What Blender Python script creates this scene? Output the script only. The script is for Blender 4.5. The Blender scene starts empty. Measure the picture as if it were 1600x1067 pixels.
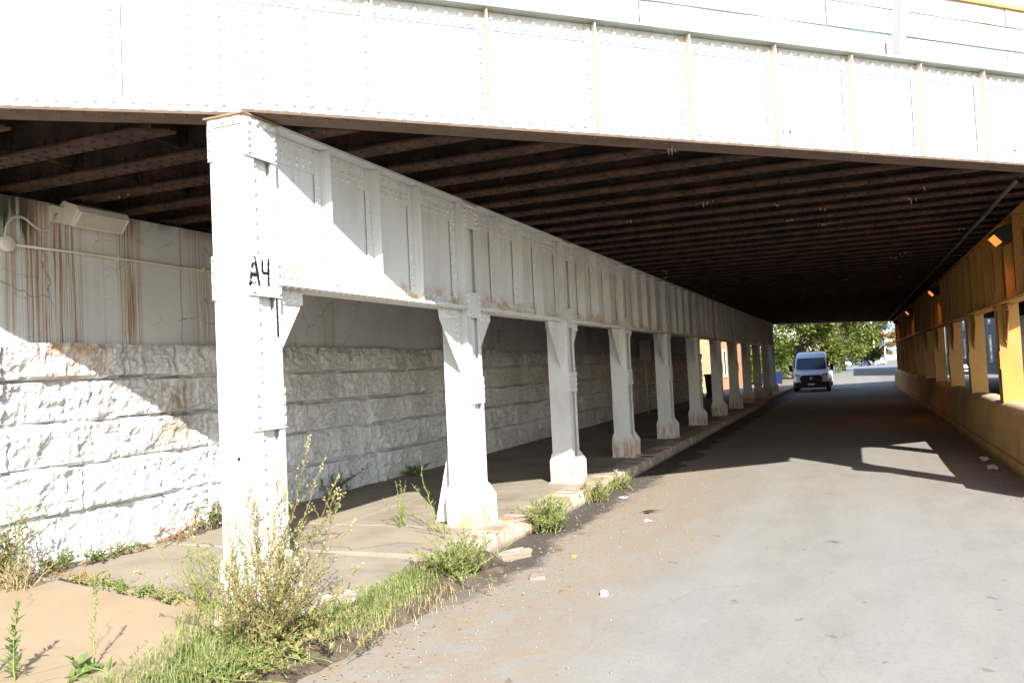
import bpy, bmesh, math, random
from math import sin, cos, pi, radians
from mathutils import Vector, Matrix, noise

R = random.Random(7)
scene = bpy.context.scene
COL = scene.collection
H = 2.1

# ------------------------------------------------------------------ helpers
class MB:
    """collects geometry, links it as ONE mesh object"""
    def __init__(s): s.v = []; s.f = []; s.sm = []
    def add(s, vs, fs, smooth=False):
        o = len(s.v); s.v += [tuple(p) for p in vs]
        s.f += [tuple(i + o for i in f) for f in fs]; s.sm += [smooth] * len(fs)
    def box(s, x0, x1, y0, y1, z0, z1):
        x0, x1 = min(x0, x1), max(x0, x1); y0, y1 = min(y0, y1), max(y0, y1)
        v = [(x0,y0,z0),(x1,y0,z0),(x1,y1,z0),(x0,y1,z0),(x0,y0,z1),(x1,y0,z1),(x1,y1,z1),(x0,y1,z1)]
        s.add(v, [(0,3,2,1),(4,5,6,7),(0,1,5,4),(1,2,6,5),(2,3,7,6),(3,0,4,7)])
    def obox(s, c, ax, ay, az):
        c = Vector(c); ax, ay, az = Vector(ax), Vector(ay), Vector(az)
        v = [c+i*ax+j*ay+k*az for k in (-1,1) for i, j in ((-1,-1),(1,-1),(1,1),(-1,1))]
        s.add(v, [(0,3,2,1),(4,5,6,7),(0,1,5,4),(1,2,6,5),(2,3,7,6),(3,0,4,7)])
    def prism(s, poly, ext):
        n = len(poly); e = Vector(ext); a = [Vector(p) for p in poly]
        # orient so that the faces look outwards
        nn = Vector((0,0,0))
        for i in range(n): nn += a[i].cross(a[(i+1) % n])
        if nn.dot(e) > 0: a.reverse()
        s.add(a + [p+e for p in a], [tuple(range(n)), tuple(range(2*n-1, n-1, -1))] +
              [(i, i+n, (i+1) % n + n, (i+1) % n) for i in range(n)])
    def tube(s, path, r, n=6, cap=True):
        P = [Vector(p) for p in path]; rs = r if isinstance(r, (list, tuple)) else [r]*len(P)
        vs = []; fs = []; up = Vector((0.13,0.21,1))
        for i, p in enumerate(P):
            d = (P[min(i+1,len(P)-1)] - P[max(i-1,0)])
            if d.length < 1e-9: d = Vector((0,0,1))
            d.normalize(); u = d.cross(up)
            if u.length < 1e-3: u = d.cross(Vector((1,0,0)))
            u.normalize(); w = d.cross(u)
            vs += [p + rs[i]*(cos(2*pi*k/n)*u + sin(2*pi*k/n)*w) for k in range(n)]
        for i in range(len(P)-1):
            for k in range(n):
                fs.append((i*n+k, i*n+(k+1) % n, (i+1)*n+(k+1) % n, (i+1)*n+k))
        if cap: fs += [tuple(range(n-1,-1,-1)), tuple(range((len(P)-1)*n, len(P)*n))]
        s.add(vs, fs, True)
    def rivet(s, p, nrm, r=.017):
        p = Vector(p); d = Vector(nrm).normalized()
        u = d.cross(Vector((.31,.17,.93))).normalized(); w = d.cross(u); vs = []
        r *= 1.32
        for (rr, hh) in ((1,0),(.88,.62)):
            vs += [p + r*rr*(cos(pi*k/3)*u + sin(pi*k/3)*w) + d*r*hh for k in range(6)]
        vs.append(p + d*r*.98)
        fs = [(k,(k+1)%6,6+(k+1)%6,6+k) for k in range(6)] + [(6+k,6+(k+1)%6,12) for k in range(6)]
        s.add(vs, fs, True)
    def quad(s, a, b, c, d): s.add([a,b,c,d], [(0,1,2,3)])
    def build(s, name, mat, parent=None, loc=None, recalc=False, bevel=0):
        me = bpy.data.meshes.new(name); me.from_pydata(s.v, [], s.f)
        me.polygons.foreach_set('use_smooth', s.sm)
        if recalc:
            bm = bmesh.new(); bm.from_mesh(me); bmesh.ops.recalc_face_normals(bm, faces=bm.faces); bm.to_mesh(me); bm.free()
        me.update(); o = bpy.data.objects.new(name, me); COL.objects.link(o)
        me.materials.append(mat)
        if parent: o.parent = parent
        if loc: o.location = loc
        if bevel:
            m = o.modifiers.new('bevel', 'BEVEL'); m.width = bevel; m.segments = 2; m.limit_method = 'ANGLE'
        return o

def tag(o, label, cat, group=None, kind=None):
    o['label'] = label; o['category'] = cat; o['kind'] = kind or 'thing'
    if group: o['group'] = group
    return o
def thing(name, label, cat, loc=(0,0,0), rz=0, group=None):
    o = bpy.data.objects.new(name, None); COL.objects.link(o); o.location = loc; o.rotation_euler = (0,0,rz)
    return tag(o, label, cat, group)
def struct(name, mb, m, **k):
    o = mb.build(name, m, **k); o['kind'] = 'structure'; return o
def dup(root, loc, rz=0, label=None, scale=None):
    r = root.copy(); COL.objects.link(r); r.location = loc; r.rotation_euler = (0,0,rz)
    if scale: r.scale = scale
    if label: r['label'] = label
    for ch in list(root.children):
        c = ch.copy(); COL.objects.link(c); c.parent = r
        for g in list(ch.children):
            d = g.copy(); COL.objects.link(d); d.parent = c
    return r

# ------------------------------------------------------------------ materials
class NT:
    def __init__(s, name, rough=.7, spec=.3):
        s.m = bpy.data.materials.new(name); s.m.use_nodes = True; s.t = s.m.node_tree; s.n = s.t.nodes
        s.b = s.n['Principled BSDF']; s.b.inputs['Roughness'].default_value = rough
        s.b.inputs['Specular IOR Level'].default_value = spec
        g = s.n.new('ShaderNodeNewGeometry'); s.pos = g.outputs['Position']
        sx = s.n.new('ShaderNodeSeparateXYZ'); s.t.links.new(s.pos, sx.inputs[0]); s.X, s.Y, s.Z = sx.outputs
    def link(s, a, b): s.t.links.new(a, b)
    def put(s, sock, v):
        if hasattr(v, 'is_output'): s.link(v, sock)
        else: sock.default_value = v
    def mapped(s, sc, off=(0,0,0)):
        n = s.n.new('ShaderNodeMapping'); s.link(s.pos, n.inputs[0]); n.inputs['Scale'].default_value = sc
        n.inputs['Location'].default_value = off; return n.outputs[0]
    def noise(s, scale=1, detail=4, sc=(1,1,1), rough=.55, dist=0, off=(0,0,0)):
        n = s.n.new('ShaderNodeTexNoise'); s.link(s.mapped(sc, off), n.inputs['Vector'])
        n.inputs['Scale'].default_value = scale; n.inputs['Detail'].default_value = detail
        n.inputs['Roughness'].default_value = rough; n.inputs['Distortion'].default_value = dist
        return n.outputs['Fac']
    def math(s, op, a, b=0, c=None, clamp=False):
        n = s.n.new('ShaderNodeMath'); n.operation = op; n.use_clamp = clamp
        s.put(n.inputs[0], a); s.put(n.inputs[1], b)
        if c is not None: s.put(n.inputs[2], c)
        return n.outputs[0]
    def mul(s, a, b): return s.math('MULTIPLY', a, b)
    def ramp(s, v, a, b, lo=0, hi=1):
        n = s.n.new('ShaderNodeMapRange'); n.interpolation_type = 'SMOOTHSTEP'
        s.put(n.inputs[0], v); n.inputs[1].default_value = a; n.inputs[2].default_value = b
        n.inputs[3].default_value = lo; n.inputs[4].default_value = hi; return n.outputs[0]
    def mix(s, fac, a, b):
        n = s.n.new('ShaderNodeMix'); n.data_type = 'RGBA'; s.put(n.inputs[0], fac)
        for i, v in ((6, a), (7, b)):
            if hasattr(v, 'is_output'): s.link(v, n.inputs[i])
            else: n.inputs[i].default_value = (*v, 1)
        return n.outputs[2]
    def voro(s, scale, sc=(1,1,1), feature='DISTANCE_TO_EDGE', dist=None):
        n = s.n.new('ShaderNodeTexVoronoi'); n.feature = feature; n.inputs['Scale'].default_value = scale
        v = s.mapped(sc)
        if dist:
            nz = s.n.new('ShaderNodeTexNoise'); nz.inputs['Scale'].default_value = dist[0]; nz.inputs['Detail'].default_value = 4
            s.link(v, nz.inputs['Vector'])
            ma = s.n.new('ShaderNodeVectorMath'); ma.operation = 'MULTIPLY_ADD'
            s.link(nz.outputs['Color'], ma.inputs[0]); ma.inputs[1].default_value = (dist[1],)*3; s.link(v, ma.inputs[2]); v = ma.outputs[0]
        s.link(v, n.inputs['Vector']); return n.outputs[0]
    def col(s, c):
        if hasattr(c, 'is_output'): s.link(c, s.b.inputs['Base Color'])
        else: s.b.inputs['Base Color'].default_value = (*c, 1)
    def bump(s, h, strength=.3, dist=.01):
        n = s.n.new('ShaderNodeBump'); n.inputs['Strength'].default_value = strength; n.inputs['Distance'].default_value = dist
        s.link(h, n.inputs['Height']); s.link(n.outputs[0], s.b.inputs['Normal'])

def plain(name, c, rough=.6, spec=.3, metal=0, var=.15, vs=6):
    t = NT(name, rough, spec); k = t.noise(vs, 4)
    t.col(t.mix(k, tuple(x*(1-var) for x in c), tuple(min(1, x*(1+var)) for x in c))); t.b.inputs['Metallic'].default_value = metal
    return t.m
def emit(name, c, st):
    t = NT(name); t.col((.02,.02,.02)); t.b.inputs['Emission Color'].default_value = (*c,1); t.b.inputs['Emission Strength'].default_value = st
    return t.m

def painted_steel(name, base, rust=(.30,.13,.04), amount=.5, grime=(.335,.325,.30), zband=None, low=None):
    t = NT(name, .5, .35)
    broad = t.noise(.9, 5, rough=.6); streak = t.noise(1, 5, sc=(14,14,.7), rough=.6)
    fine = t.noise(28, 4, rough=.65)
    m = t.mul(t.ramp(streak, .52, .72), t.ramp(broad, .56-.08*amount, .76-.08*amount))
    spots = t.mul(t.ramp(fine, .63, .72), t.ramp(broad, .5, .7))
    m = t.math('MAXIMUM', m, t.mul(spots, .8))
    g = t.mul(t.ramp(t.noise(2.2, 6, sc=(1,1,.5), off=(3,5,1)), .42, .75), .42)
    c = t.mix(g, base, tuple(b*x*1.7 for b, x in zip(base, grime)))
    c = t.mix(t.mul(m, .75*amount+.2), c, rust)
    vs_ = t.mul(t.ramp(t.noise(1, 4, sc=(20,20,.6), off=(1,7,3), rough=.65), .56, .70), .30)
    c = t.mix(vs_, c, tuple(b*x*1.3 for b, x in zip(base, grime)))
    if zband:
        zb = t.mul(t.ramp(t.math('ABSOLUTE', t.math('SUBTRACT', t.Z, zband)), .17, .06), t.ramp(t.noise(4.5, 6, rough=.7, off=(9,0,4)), .46, .66))
        c = t.mix(t.mul(zb, .8), c, (.42,.23,.07))
    if low:
        lw = t.mul(t.ramp(t.Z, low, .35), t.ramp(t.noise(3, 6, sc=(5,5,.9), rough=.65), .36, .62))
        c = t.mix(t.mul(lw, .85), c, (.36,.20,.055))
    t.col(c); t.bump(t.math('ADD', t.noise(9, 3), t.mul(fine, .35)), .22, .006); return t.m

WHITE = painted_steel('white_painted_steel', (.585,.59,.585), amount=.6)
WEBW = painted_steel('white_girder_paint', (.57,.575,.57), amount=.55, zband=3.05)
COLW = painted_steel('stained_column_paint', (.59,.59,.57), rust=(.44,.25,.06), amount=.9, low=2.2)
BASEW = painted_steel('stained_base_paint', (.59,.59,.57), rust=(.40,.22,.06), amount=.9, low=.75)
WHITE_RUSTY = painted_steel('white_rusty_steel', (.59,.59,.565), rust=(.42,.22,.05), amount=.95)
FACE = painted_steel('face_girder_paint', (.64,.635,.62), rust=(.45,.24,.1), amount=.35)
STIFF = painted_steel('stiffener_paint', (.545,.485,.41), rust=(.36,.185,.07), amount=1.0)
TOPF = painted_steel('grey_green_flange_shade', (.27,.30,.26), rust=(.40,.24,.1), amount=.4)  # shade under the top flange put into a darker grey green
YELLOW = painted_steel('yellow_painted_steel', (.41,.215,.05), rust=(.16,.07,.02), amount=.6)

def brown_steel():
    t = NT('rusty_brown_steel', .85, .12)
    n = t.noise(3, 6, rough=.65); c = t.mix(t.ramp(n, .35, .7), (.030,.020,.016), (.075,.043,.030))
    sp = t.mul(t.ramp(t.noise(7, 5, rough=.7, off=(2,9,4)), .68, .76), t.ramp(t.noise(.55, 2, off=(8,1,0)), .5, .62))
    c = t.mix(sp, c, (.42,.38,.33))
    r = t.mul(t.ramp(t.noise(5, 5, off=(1,3,7)), .62, .75), .6); c = t.mix(r, c, (.16,.07,.035))
    t.col(c); t.bump(n, .4, .01); return t.m
BROWN = brown_steel()
FLANGE = plain('weathered_brown_flange', (.12,.085,.065), .85, .15, var=.45, vs=5)
DARK = plain('soot_dark_concrete', (.035,.03,.028), .95, .1)
CRUST = plain('pale_lime_deposit', (.26,.235,.20), .9, .1)

def stone_mat():
    t = NT('whitewashed_rough_stone', .85, .2)
    n1 = t.noise(1.1, 6, off=(4,1,2)); n2 = t.noise(7, 6, rough=.65)
    c = t.mix(t.ramp(n1, .35, .75), (.60,.60,.595), (.46,.46,.45))
    stk = t.mul(t.ramp(t.noise(1, 5, sc=(9,9,.8)), .5, .7), t.ramp(t.noise(.8, 3, off=(7,7,7)), .45, .65))
    c = t.mix(t.mul(stk, .55), c, (.36,.30,.23))
    c = t.mix(t.mul(t.ramp(n2, .58, .70), .45), c, (.27,.24,.21))
    pit = t.mul(t.ramp(t.voro(6, sc=(1,.8,1.8), dist=(6,.25)), .030, .008), t.ramp(t.noise(2.3, 4, off=(3,1,0)), .46, .58)); c = t.mix(t.mul(pit, .6), c, (.13,.12,.105))
    # rust wash beneath the drips
    yb = t.mul(t.ramp(t.math('ABSOLUTE', t.math('SUBTRACT', t.Y, 6.75)), .75, .1), t.ramp(t.Z, 2.0, 2.7))
    yb = t.mul(yb, t.ramp(t.noise(6, 5), .40, .62)); c = t.mix(t.mul(yb, .8), c, (.50,.27,.10))
    y2 = t.mul(t.ramp(t.math('ABSOLUTE', t.math('SUBTRACT', t.Y, 8.35)), .55, .05), t.mul(t.ramp(t.Z, 1.0, 1.5), t.ramp(t.Z, 2.3, 2.1)))
    y2 = t.mul(y2, t.ramp(t.noise(9, 5, sc=(1,1,.4)), .38, .6)); c = t.mix(t.mul(y2, .8), c, (.30,.22,.13))
    # darker towards the top of the stone, broken up by noise
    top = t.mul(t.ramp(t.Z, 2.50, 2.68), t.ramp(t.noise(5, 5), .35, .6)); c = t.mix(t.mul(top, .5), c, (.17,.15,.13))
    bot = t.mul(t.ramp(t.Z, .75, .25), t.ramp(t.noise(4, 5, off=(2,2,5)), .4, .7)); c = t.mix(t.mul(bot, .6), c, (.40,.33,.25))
    t.col(c); t.bump(t.math('ADD', n2, t.mul(t.noise(30, 4), .4)), .55, .02); return t.m
STONE = stone_mat()

def upper_wall_mat():
    t = NT('stained_white_concrete', .85, .2)
    c = t.mix(t.ramp(t.noise(.9, 5), .3, .75), (.61,.615,.605), (.52,.52,.51))
    def band(y, w, hi): return t.mul(t.ramp(t.math('ABSOLUTE', t.math('SUBTRACT', t.Y, y)), w, w*.45), hi)
    drip = t.math('MAXIMUM', t.ramp(t.noise(1, 4, sc=(1,30,.22), rough=.7), .51, .58), t.mul(t.ramp(t.noise(1, 3, sc=(1,70,.35), rough=.6, off=(0,5,0)), .52, .60), .9))
    gen = t.mul(t.ramp(t.noise(1, 3, sc=(1,1.1,.1), off=(3,3,3)), .54, .66), .55)
    b = t.math('MAXIMUM', t.math('MAXIMUM', band(6.66, .50, 1), band(7.75, .24, 1)), t.math('MAXIMUM', gen, band(9.4, .3, .7)))
    fade = t.ramp(t.math('ADD', t.Z, t.mul(t.noise(1, 3, sc=(1,14,.1)), .9)), 2.75, 3.4, .35, 1)
    c = t.mix(t.mul(t.mul(drip, b), t.mul(fade, .95)), c, (.22,.115,.04))
    wash = t.mul(t.ramp(t.noise(1, 3, sc=(1,5,.5)), .4, .7), t.mul(b, .35)); c = t.mix(wash, c, (.45,.30,.16))
    # black mould hanging from the deck
    mould = t.mul(t.ramp(t.math('ADD', t.Z, t.mul(t.math('SUBTRACT', t.noise(1, 4, sc=(1,18,1.2)), .5), 1.7)), 3.80, 4.12), t.ramp(t.math('ABSOLUTE', t.math('SUBTRACT', t.Y, 6.1)), .42, .2))
    c = t.mix(t.mul(mould, .95), c, (.03,.035,.02))
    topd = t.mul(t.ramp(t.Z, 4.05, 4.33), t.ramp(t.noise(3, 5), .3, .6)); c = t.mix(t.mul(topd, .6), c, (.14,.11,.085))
    cr = t.mul(t.ramp(t.voro(.75, dist=(2.2, .35)), .006, .0015), t.ramp(t.noise(1.3, 3, off=(5,0,2)), .46, .54))
    cr2 = t.mul(t.ramp(t.voro(2.4, sc=(1,.6,1.2), dist=(5, .2)), .010, .002), t.ramp(t.noise(1.7, 3, off=(0,7,2)), .52, .6))
    joint = t.ramp(t.math('ABSOLUTE', t.math('SUBTRACT', t.math('ADD', t.Y, t.mul(t.noise(3, 5, sc=(0,0,1)), .12)), 8.66)), .013, .005)
    crack = t.math('MAXIMUM', t.math('MAXIMUM', cr, t.mul(cr2, .7)), joint)
    c = t.mix(t.mul(crack, .6), c, (.15,.13,.11))
    t.col(c); t.bump(t.math('SUBTRACT', t.noise(5, 6), t.mul(crack, .8)), .35, .012); return t.m
UPPER = upper_wall_mat()

def road_mat():
    t = NT('worn_pale_asphalt', .85, .25)
    agg = t.noise(55, 3, rough=.7); med = t.noise(2.2, 6, sc=(1,.45,1), rough=.6); big = t.noise(.35, 4, sc=(1,.4,1))
    c = t.mix(t.ramp(med, .3, .75), (.268,.243,.205), (.226,.206,.174))
    c = t.mix(t.mul(t.ramp(big, .45, .65), .5), c, (.262,.246,.216))
    c = t.mix(t.mul(t.ramp(agg, .35, .7), .22), c, (.13,.125,.12))
    # wheel tracks
    tr = t.math('MAXIMUM', t.ramp(t.math('ABSOLUTE', t.math('SUBTRACT', t.X, .25)), .45, .05), t.ramp(t.math('ABSOLUTE', t.math('SUBTRACT', t.X, -1.35)), .4, .05))
    c = t.mix(t.mul(tr, .14), c, (.30,.29,.275))
    # sandy silt towards the left kerb
    wob = t.math('ADD', t.X, t.mul(t.math('SUBTRACT', t.noise(.8, 5, sc=(1,.6,1)), .5), 2.0))
    sand = t.ramp(wob, -1.4, -2.7); c = t.mix(t.mul(sand, t.ramp(t.noise(3.2, 6, rough=.7), .3, .6)), c, (.255,.196,.136))
    pav = t.mul(t.ramp(wob, -2.0, -3.0), t.ramp(t.noise(70, 2), .5, .72)); c = t.mix(t.mul(pav, .5), c, (.40,.36,.31))
    # wet black silt in the gutter
    g2 = t.math('ADD', t.X, t.mul(t.math('SUBTRACT', t.noise(1.6, 6, sc=(1,.6,1), rough=.68), .5), 1.5))
    gut = t.mul(t.ramp(g2, -3.30, -3.62), t.ramp(t.Y, 5.5, 8.5)); c = t.mix(t.mul(gut, .9), c, (.055,.045,.036))
    # fine silt along the right hand barrier
    rs = t.mul(t.ramp(t.math('ADD', t.X, t.mul(t.math('SUBTRACT', t.noise(1.4, 5), .5), 1.0)), 1.75, 2.3), t.ramp(t.noise(5, 5), .35, .6))
    c = t.mix(t.mul(rs, .6), c, (.17,.125,.085))
    cr = t.mul(t.ramp(t.voro(.42, sc=(1,.8,1), dist=(1.4, .5)), .005, .0015), t.ramp(t.noise(.6, 2, off=(3,1,1)), .48, .56))
    c = t.mix(t.mul(cr, .22), c, (.12,.115,.11))
    spots = t.ramp(t.noise(5, 2, off=(1,2,3)), .70, .725); c = t.mix(t.mul(spots, .5), c, (.09,.085,.08))
    patch = t.mul(t.ramp(t.math('ABSOLUTE', t.math('SUBTRACT', t.X, .92)), .03, .012), t.ramp(t.noise(1.1, 3, off=(0,4,0)), .42, .55))
    c = t.mix(t.mul(patch, .07), c, (.36,.32,.27))
    sp2 = t.noise(17, 4, rough=.75, off=(2,2,2)); c = t.mix(t.mul(t.ramp(sp2, .5, .68), .30), c, (.15,.14,.128)); c = t.mix(t.mul(t.ramp(sp2, .42, .30), .30), c, (.36,.335,.30))
    st_ = t.mul(t.ramp(t.noise(.5, 5, sc=(3,.25,1), off=(6,0,0)), .52, .68), .18); c = t.mix(st_, c, (.17,.158,.142))
    t.col(c); t.bump(t.math('ADD', agg, t.mul(med, .6)), .35, .006); return t.m
ROAD = road_mat()

def walk_mat():
    t = NT('dusty_concrete_paving', .9, .2)
    c = t.mix(t.ramp(t.noise(1.1, 6, rough=.62), .32, .72), (.315,.262,.195), (.225,.186,.142))
    c = t.mix(t.mul(t.ramp(t.noise(40, 3), .4, .7), .25), c, (.14,.12,.10))
    c = t.mix(t.mul(t.ramp(t.noise(.6, 4, off=(5,2,1)), .5, .64), .5), c, (.33,.265,.19))
    gr = t.mul(t.ramp(t.noise(2.4, 5, sc=(1,.45,1), off=(1,8,0)), .6, .74), .55); c = t.mix(gr, c, (.20,.19,.18))
    cr = t.mul(t.ramp(t.voro(.7, dist=(2, .35)), .009, .003), t.ramp(t.noise(.8, 3), .48, .55)); c = t.mix(t.mul(cr, .8), c, (.07,.06,.05))
    # polished slab at the mouth of the underpass is warmer and lighter
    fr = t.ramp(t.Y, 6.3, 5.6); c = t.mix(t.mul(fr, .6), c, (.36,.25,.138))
    t.col(c); t.bump(t.noise(30, 5, rough=.7), .3, .006); return t.m
WALK = walk_mat()
def kerb_mat():
    t = NT('stained_kerb_concrete', .9, .2)
    c = t.mix(t.ramp(t.noise(3, 6, sc=(1,1,2)), .35, .7), (.40,.33,.26), (.26,.20,.15))
    c = t.mix(t.mul(t.ramp(t.noise(2, 5, sc=(1,2,.3), off=(2,1,0)), .52, .7), .75), c, (.42,.24,.11))
    c = t.mix(t.mul(t.ramp(t.Z, .08, .0), .6), c, (.12,.09,.07))
    t.col(c); t.bump(t.noise(14, 6, rough=.7), .6, .015); return t.m
KERB = kerb_mat()
def soil_mat():
    t = NT('dry_soil', .95, .1)
    c = t.mix(t.ramp(t.noise(5, 6, rough=.7), .3, .7), (.065,.05,.035), (.15,.115,.08))
    t.col(c); t.bump(t.noise(22, 6, rough=.7), .8, .03); return t.m
SOIL = soil_mat()
def barrier_mat():
    t = NT('yellow_painted_concrete', .85, .2)
    c = t.mix(t.ramp(t.noise(1.2, 6, sc=(1,.6,1)), .35, .75), (.58,.365,.15), (.43,.27,.115))
    c = t.mix(t.mul(t.ramp(t.noise(1, 5, sc=(1,3,.4)), .55, .75), .5), c, (.24,.15,.07))
    c = t.mix(t.mul(t.ramp(t.Z, .98, 1.12), t.ramp(t.noise(2, 4), .15, .5)), c, (.60,.48,.32))  # sunlight on the barrier top put into a paler crown colour
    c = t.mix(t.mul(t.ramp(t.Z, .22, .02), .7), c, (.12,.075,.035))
    red = t.ramp(t.math('ABSOLUTE', t.math('SUBTRACT', t.Z, .245)), .022, .008); c = t.mix(t.mul(red, .6), c, (.20,.06,.03))
    pale = t.mul(t.ramp(t.math('ABSOLUTE', t.math('SUBTRACT', t.math('FRACT', t.math('DIVIDE', t.Y, 9.7)), .46)), .05, .02), t.ramp(t.noise(1.5, 4), .3, .5))
    c = t.mix(t.mul(pale, .35), c, (.55,.46,.34))
    t.col(c); t.bump(t.noise(10, 6, rough=.68), .5, .015); return t.m
BARRIER = barrier_mat()

def leaf_mat(name, cols, scale=9, trans=.25, rough=.6):
    t = NT(name, rough, .25); r = t.n.new('ShaderNodeValToRGB')
    e = r.color_ramp.elements; e[0].position = .30; e[0].color = (*cols[0],1); e[1].position = .70; e[1].color = (*cols[-1],1)
    for i, c in enumerate(cols[1:-1]):
        x = e.new(.30 + .40*(i+1)/(len(cols)-1)); x.color = (*c,1)
    t.link(t.noise(scale, 3, rough=.7), r.inputs[0]); t.col(r.outputs[0])
    tr = t.n.new('ShaderNodeBsdfTranslucent'); t.link(r.outputs[0], tr.inputs[0])
    mx = t.n.new('ShaderNodeMixShader'); mx.inputs[0].default_value = trans
    t.link(t.b.outputs[0], mx.inputs[1]); t.link(tr.outputs[0], mx.inputs[2])
    t.link(mx.outputs[0], t.n['Material Output'].inputs[0]); return t.m
L_WEED = leaf_mat('weed_leaf_green_red', [(.10,.155,.04),(.19,.24,.065),(.25,.29,.09),(.28,.20,.08),(.17,.22,.06),(.25,.285,.09)], 11)
L_RED = leaf_mat('weed_leaf_reddish', [(.14,.17,.04),(.35,.22,.10),(.40,.15,.09),(.22,.22,.06)], 9)
L_GRASS = leaf_mat('grass_blade_green', [(.10,.15,.04),(.18,.225,.06),(.30,.30,.12),(.15,.19,.05)], 5)
L_FRESH = leaf_mat('fresh_green_leaf', [(.07,.12,.03),(.15,.20,.055),(.10,.155,.04),(.20,.235,.075)], 7)
L_DRY = leaf_mat('dry_straw', [(.34,.25,.12),(.42,.34,.19),(.25,.20,.08)], 7)
L_SEED = leaf_mat('pinkish_seed_head', [(.36,.25,.14),(.40,.35,.18),(.28,.29,.10)], 14)
L_TREE = leaf_mat('tree_leaf_green', [(.045,.085,.015),(.09,.135,.025),(.145,.185,.035),(.065,.105,.018)], .9, .3)
L_TREE2 = leaf_mat('tree_leaf_yellow_green', [(.07,.105,.02),(.14,.165,.03),(.20,.20,.04)], .7, .3)
L_AUT = leaf_mat('tree_leaf_autumn', [(.20,.15,.03),(.30,.17,.04),(.26,.24,.06)], .6, .3)
STEM = plain('weed_stem', (.22,.15,.07), .8)
STEM_G = plain('green_stem', (.20,.22,.06), .8)
BARK = plain('tree_bark', (.10,.075,.055), .95, .1, vs=4)
GREY = plain('grey_galvanised', (.45,.44,.42), .5, .4)
CREAMBOX = plain('cream_painted_metal', (.60,.58,.52), .55)
BLACK = plain('black_plastic', (.018,.018,.020), .55)
GLASS = plain('dark_glass', (.03,.05,.09), .08, .6, var=.3, vs=2)
TYRE = plain('tyre_rubber', (.02,.02,.02), .9, .1)
CHROME = plain('bright_trim', (.55,.56,.58), .3, .5)
VANW = plain('van_white_paint', (.76,.77,.80), .3, .5, var=.03)
CARW = plain('car_white_paint', (.75,.75,.75), .3, .5, var=.03)
CARB = plain('car_blue_paint', (.03,.06,.18), .3, .5)
CARR = plain('car_red_paint', (.25,.02,.02), .3, .5)
REDL = plain('red_lamp_glass', (.45,.03,.02), .2, .5)
ORL = plain('orange_lamp_glass', (.55,.18,.06), .2, .5)
HEADL = plain('headlamp_glass', (.45,.48,.52), .12, .6)
BLUEBIN = plain('blue_bin_plastic', (.006,.013,.07), .5)  # blue deepened to stand for tree shade on the bins
LENS_ON = emit('sodium_lamp_lens', (1,.175,.028), .85)
PAINTBLK = plain('black_spray_paint', (.012,.012,.014), .6)
LITTER = plain('white_paper', (.60,.59,.57), .8)
def board_mat():
    t = NT('whitewashed_timber', .85, .15)
    g_ = t.noise(1, 5, sc=(.9,.9,34), rough=.7); c = t.mix(t.ramp(g_, .3, .7), (.56,.55,.54), (.42,.41,.41))
    ck = t.mul(t.ramp(t.noise(1, 4, sc=(.55,.55,40), rough=.6, off=(3,1,0)), .66, .70), t.ramp(t.noise(1.3, 3, off=(1,2,3)), .48, .58)); c = t.mix(t.mul(ck, .9), c, (.10,.085,.08))
    st = t.mul(t.ramp(t.noise(1.6, 5, sc=(1,1,2), off=(6,6,1)), .58, .72), .6); c = t.mix(st, c, (.40,.30,.20))
    t.col(c); t.bump(g_, .4, .01); return t.m
BOARD = board_mat()
RUSTY = plain('bare_rust', (.27,.13,.05), .9, .1, var=.4, vs=14)

# ------------------------------------------------------------------ camera
f_px = 1291.0
Mcol = [(0.9239,-0.0608,-0.3778),(0.3806,0.0167,0.9246),(-0.0499,-0.9980,0.0386)]
def exact_basis():
    cx, cy = 800, 533.5
    Yv = Vector((1335-cx, 557-cy, f_px)).normalized()
    h2 = Vector((1235-cx, 557+100*.048-cy, f_px))
    U = Yv.cross(h2).normalized()
    if U.y > 0: U = -U
    Xv = Yv.cross(U)
    if Xv.x < 0: Xv = -Xv
    return Xv, Yv, U
bx, by, bu = exact_basis()          # world axes seen from the camera
rot = Matrix((bx, by, bu))          # camera(x right,y down,z fwd) -> world
right = rot @ Vector((1,0,0)); upv = rot @ Vector((0,-1,0)); back = rot @ Vector((0,0,-1))
cam = bpy.data.cameras.new('camera'); co = bpy.data.objects.new('camera', cam); COL.objects.link(co)
mw = Matrix((right, upv, back)).transposed().to_4x4(); mw.translation = (0,0,H); co.matrix_world = mw
cam.sensor_width = 36; cam.lens = f_px/1600*36; cam.clip_end = 3000; cam.clip_start = .05
scene.camera = co

# ------------------------------------------------------------------ light
LD = Vector((-.95, 1.30, -1.0))
EL = math.atan2(1, math.hypot(.95, 1.30)); AZ = math.atan2(.95, -1.30)
w = bpy.data.worlds.new('World'); scene.world = w; w.use_nodes = True
sky = w.node_tree.nodes.new('ShaderNodeTexSky'); sky.sky_type = 'NISHITA'; sky.sun_disc = False
sky.sun_elevation = EL; sky.sun_rotation = AZ; sky.air_density = 1.0; sky.dust_density = .6
bg = w.node_tree.nodes['Background']; w.node_tree.links.new(sky.outputs[0], bg.inputs[0]); bg.inputs[1].default_value = .13
sd = bpy.data.lights.new('sun', 'SUN'); sd.energy = 4.6; sd.angle = radians(.5); sd.color = (1,.985,.955)
so = bpy.data.objects.new('sun', sd); COL.objects.link(so); so.rotation_euler = LD.to_track_quat('-Z','Y').to_euler(); so.location = (30,-40,32)
scene.view_settings.view_transform = 'Standard'; scene.view_settings.look = 'None'; scene.view_settings.gamma = 1
scene.view_settings.exposure = 1.53
try:
    scene.cycles.use_denoising = True; scene.cycles.denoiser = 'OPENIMAGEDENOISE'
except Exception: pass
scene.cycles.max_bounces = 10; scene.cycles.diffuse_bounces = 4; scene.cycles.sample_clamp_indirect = 8

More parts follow.
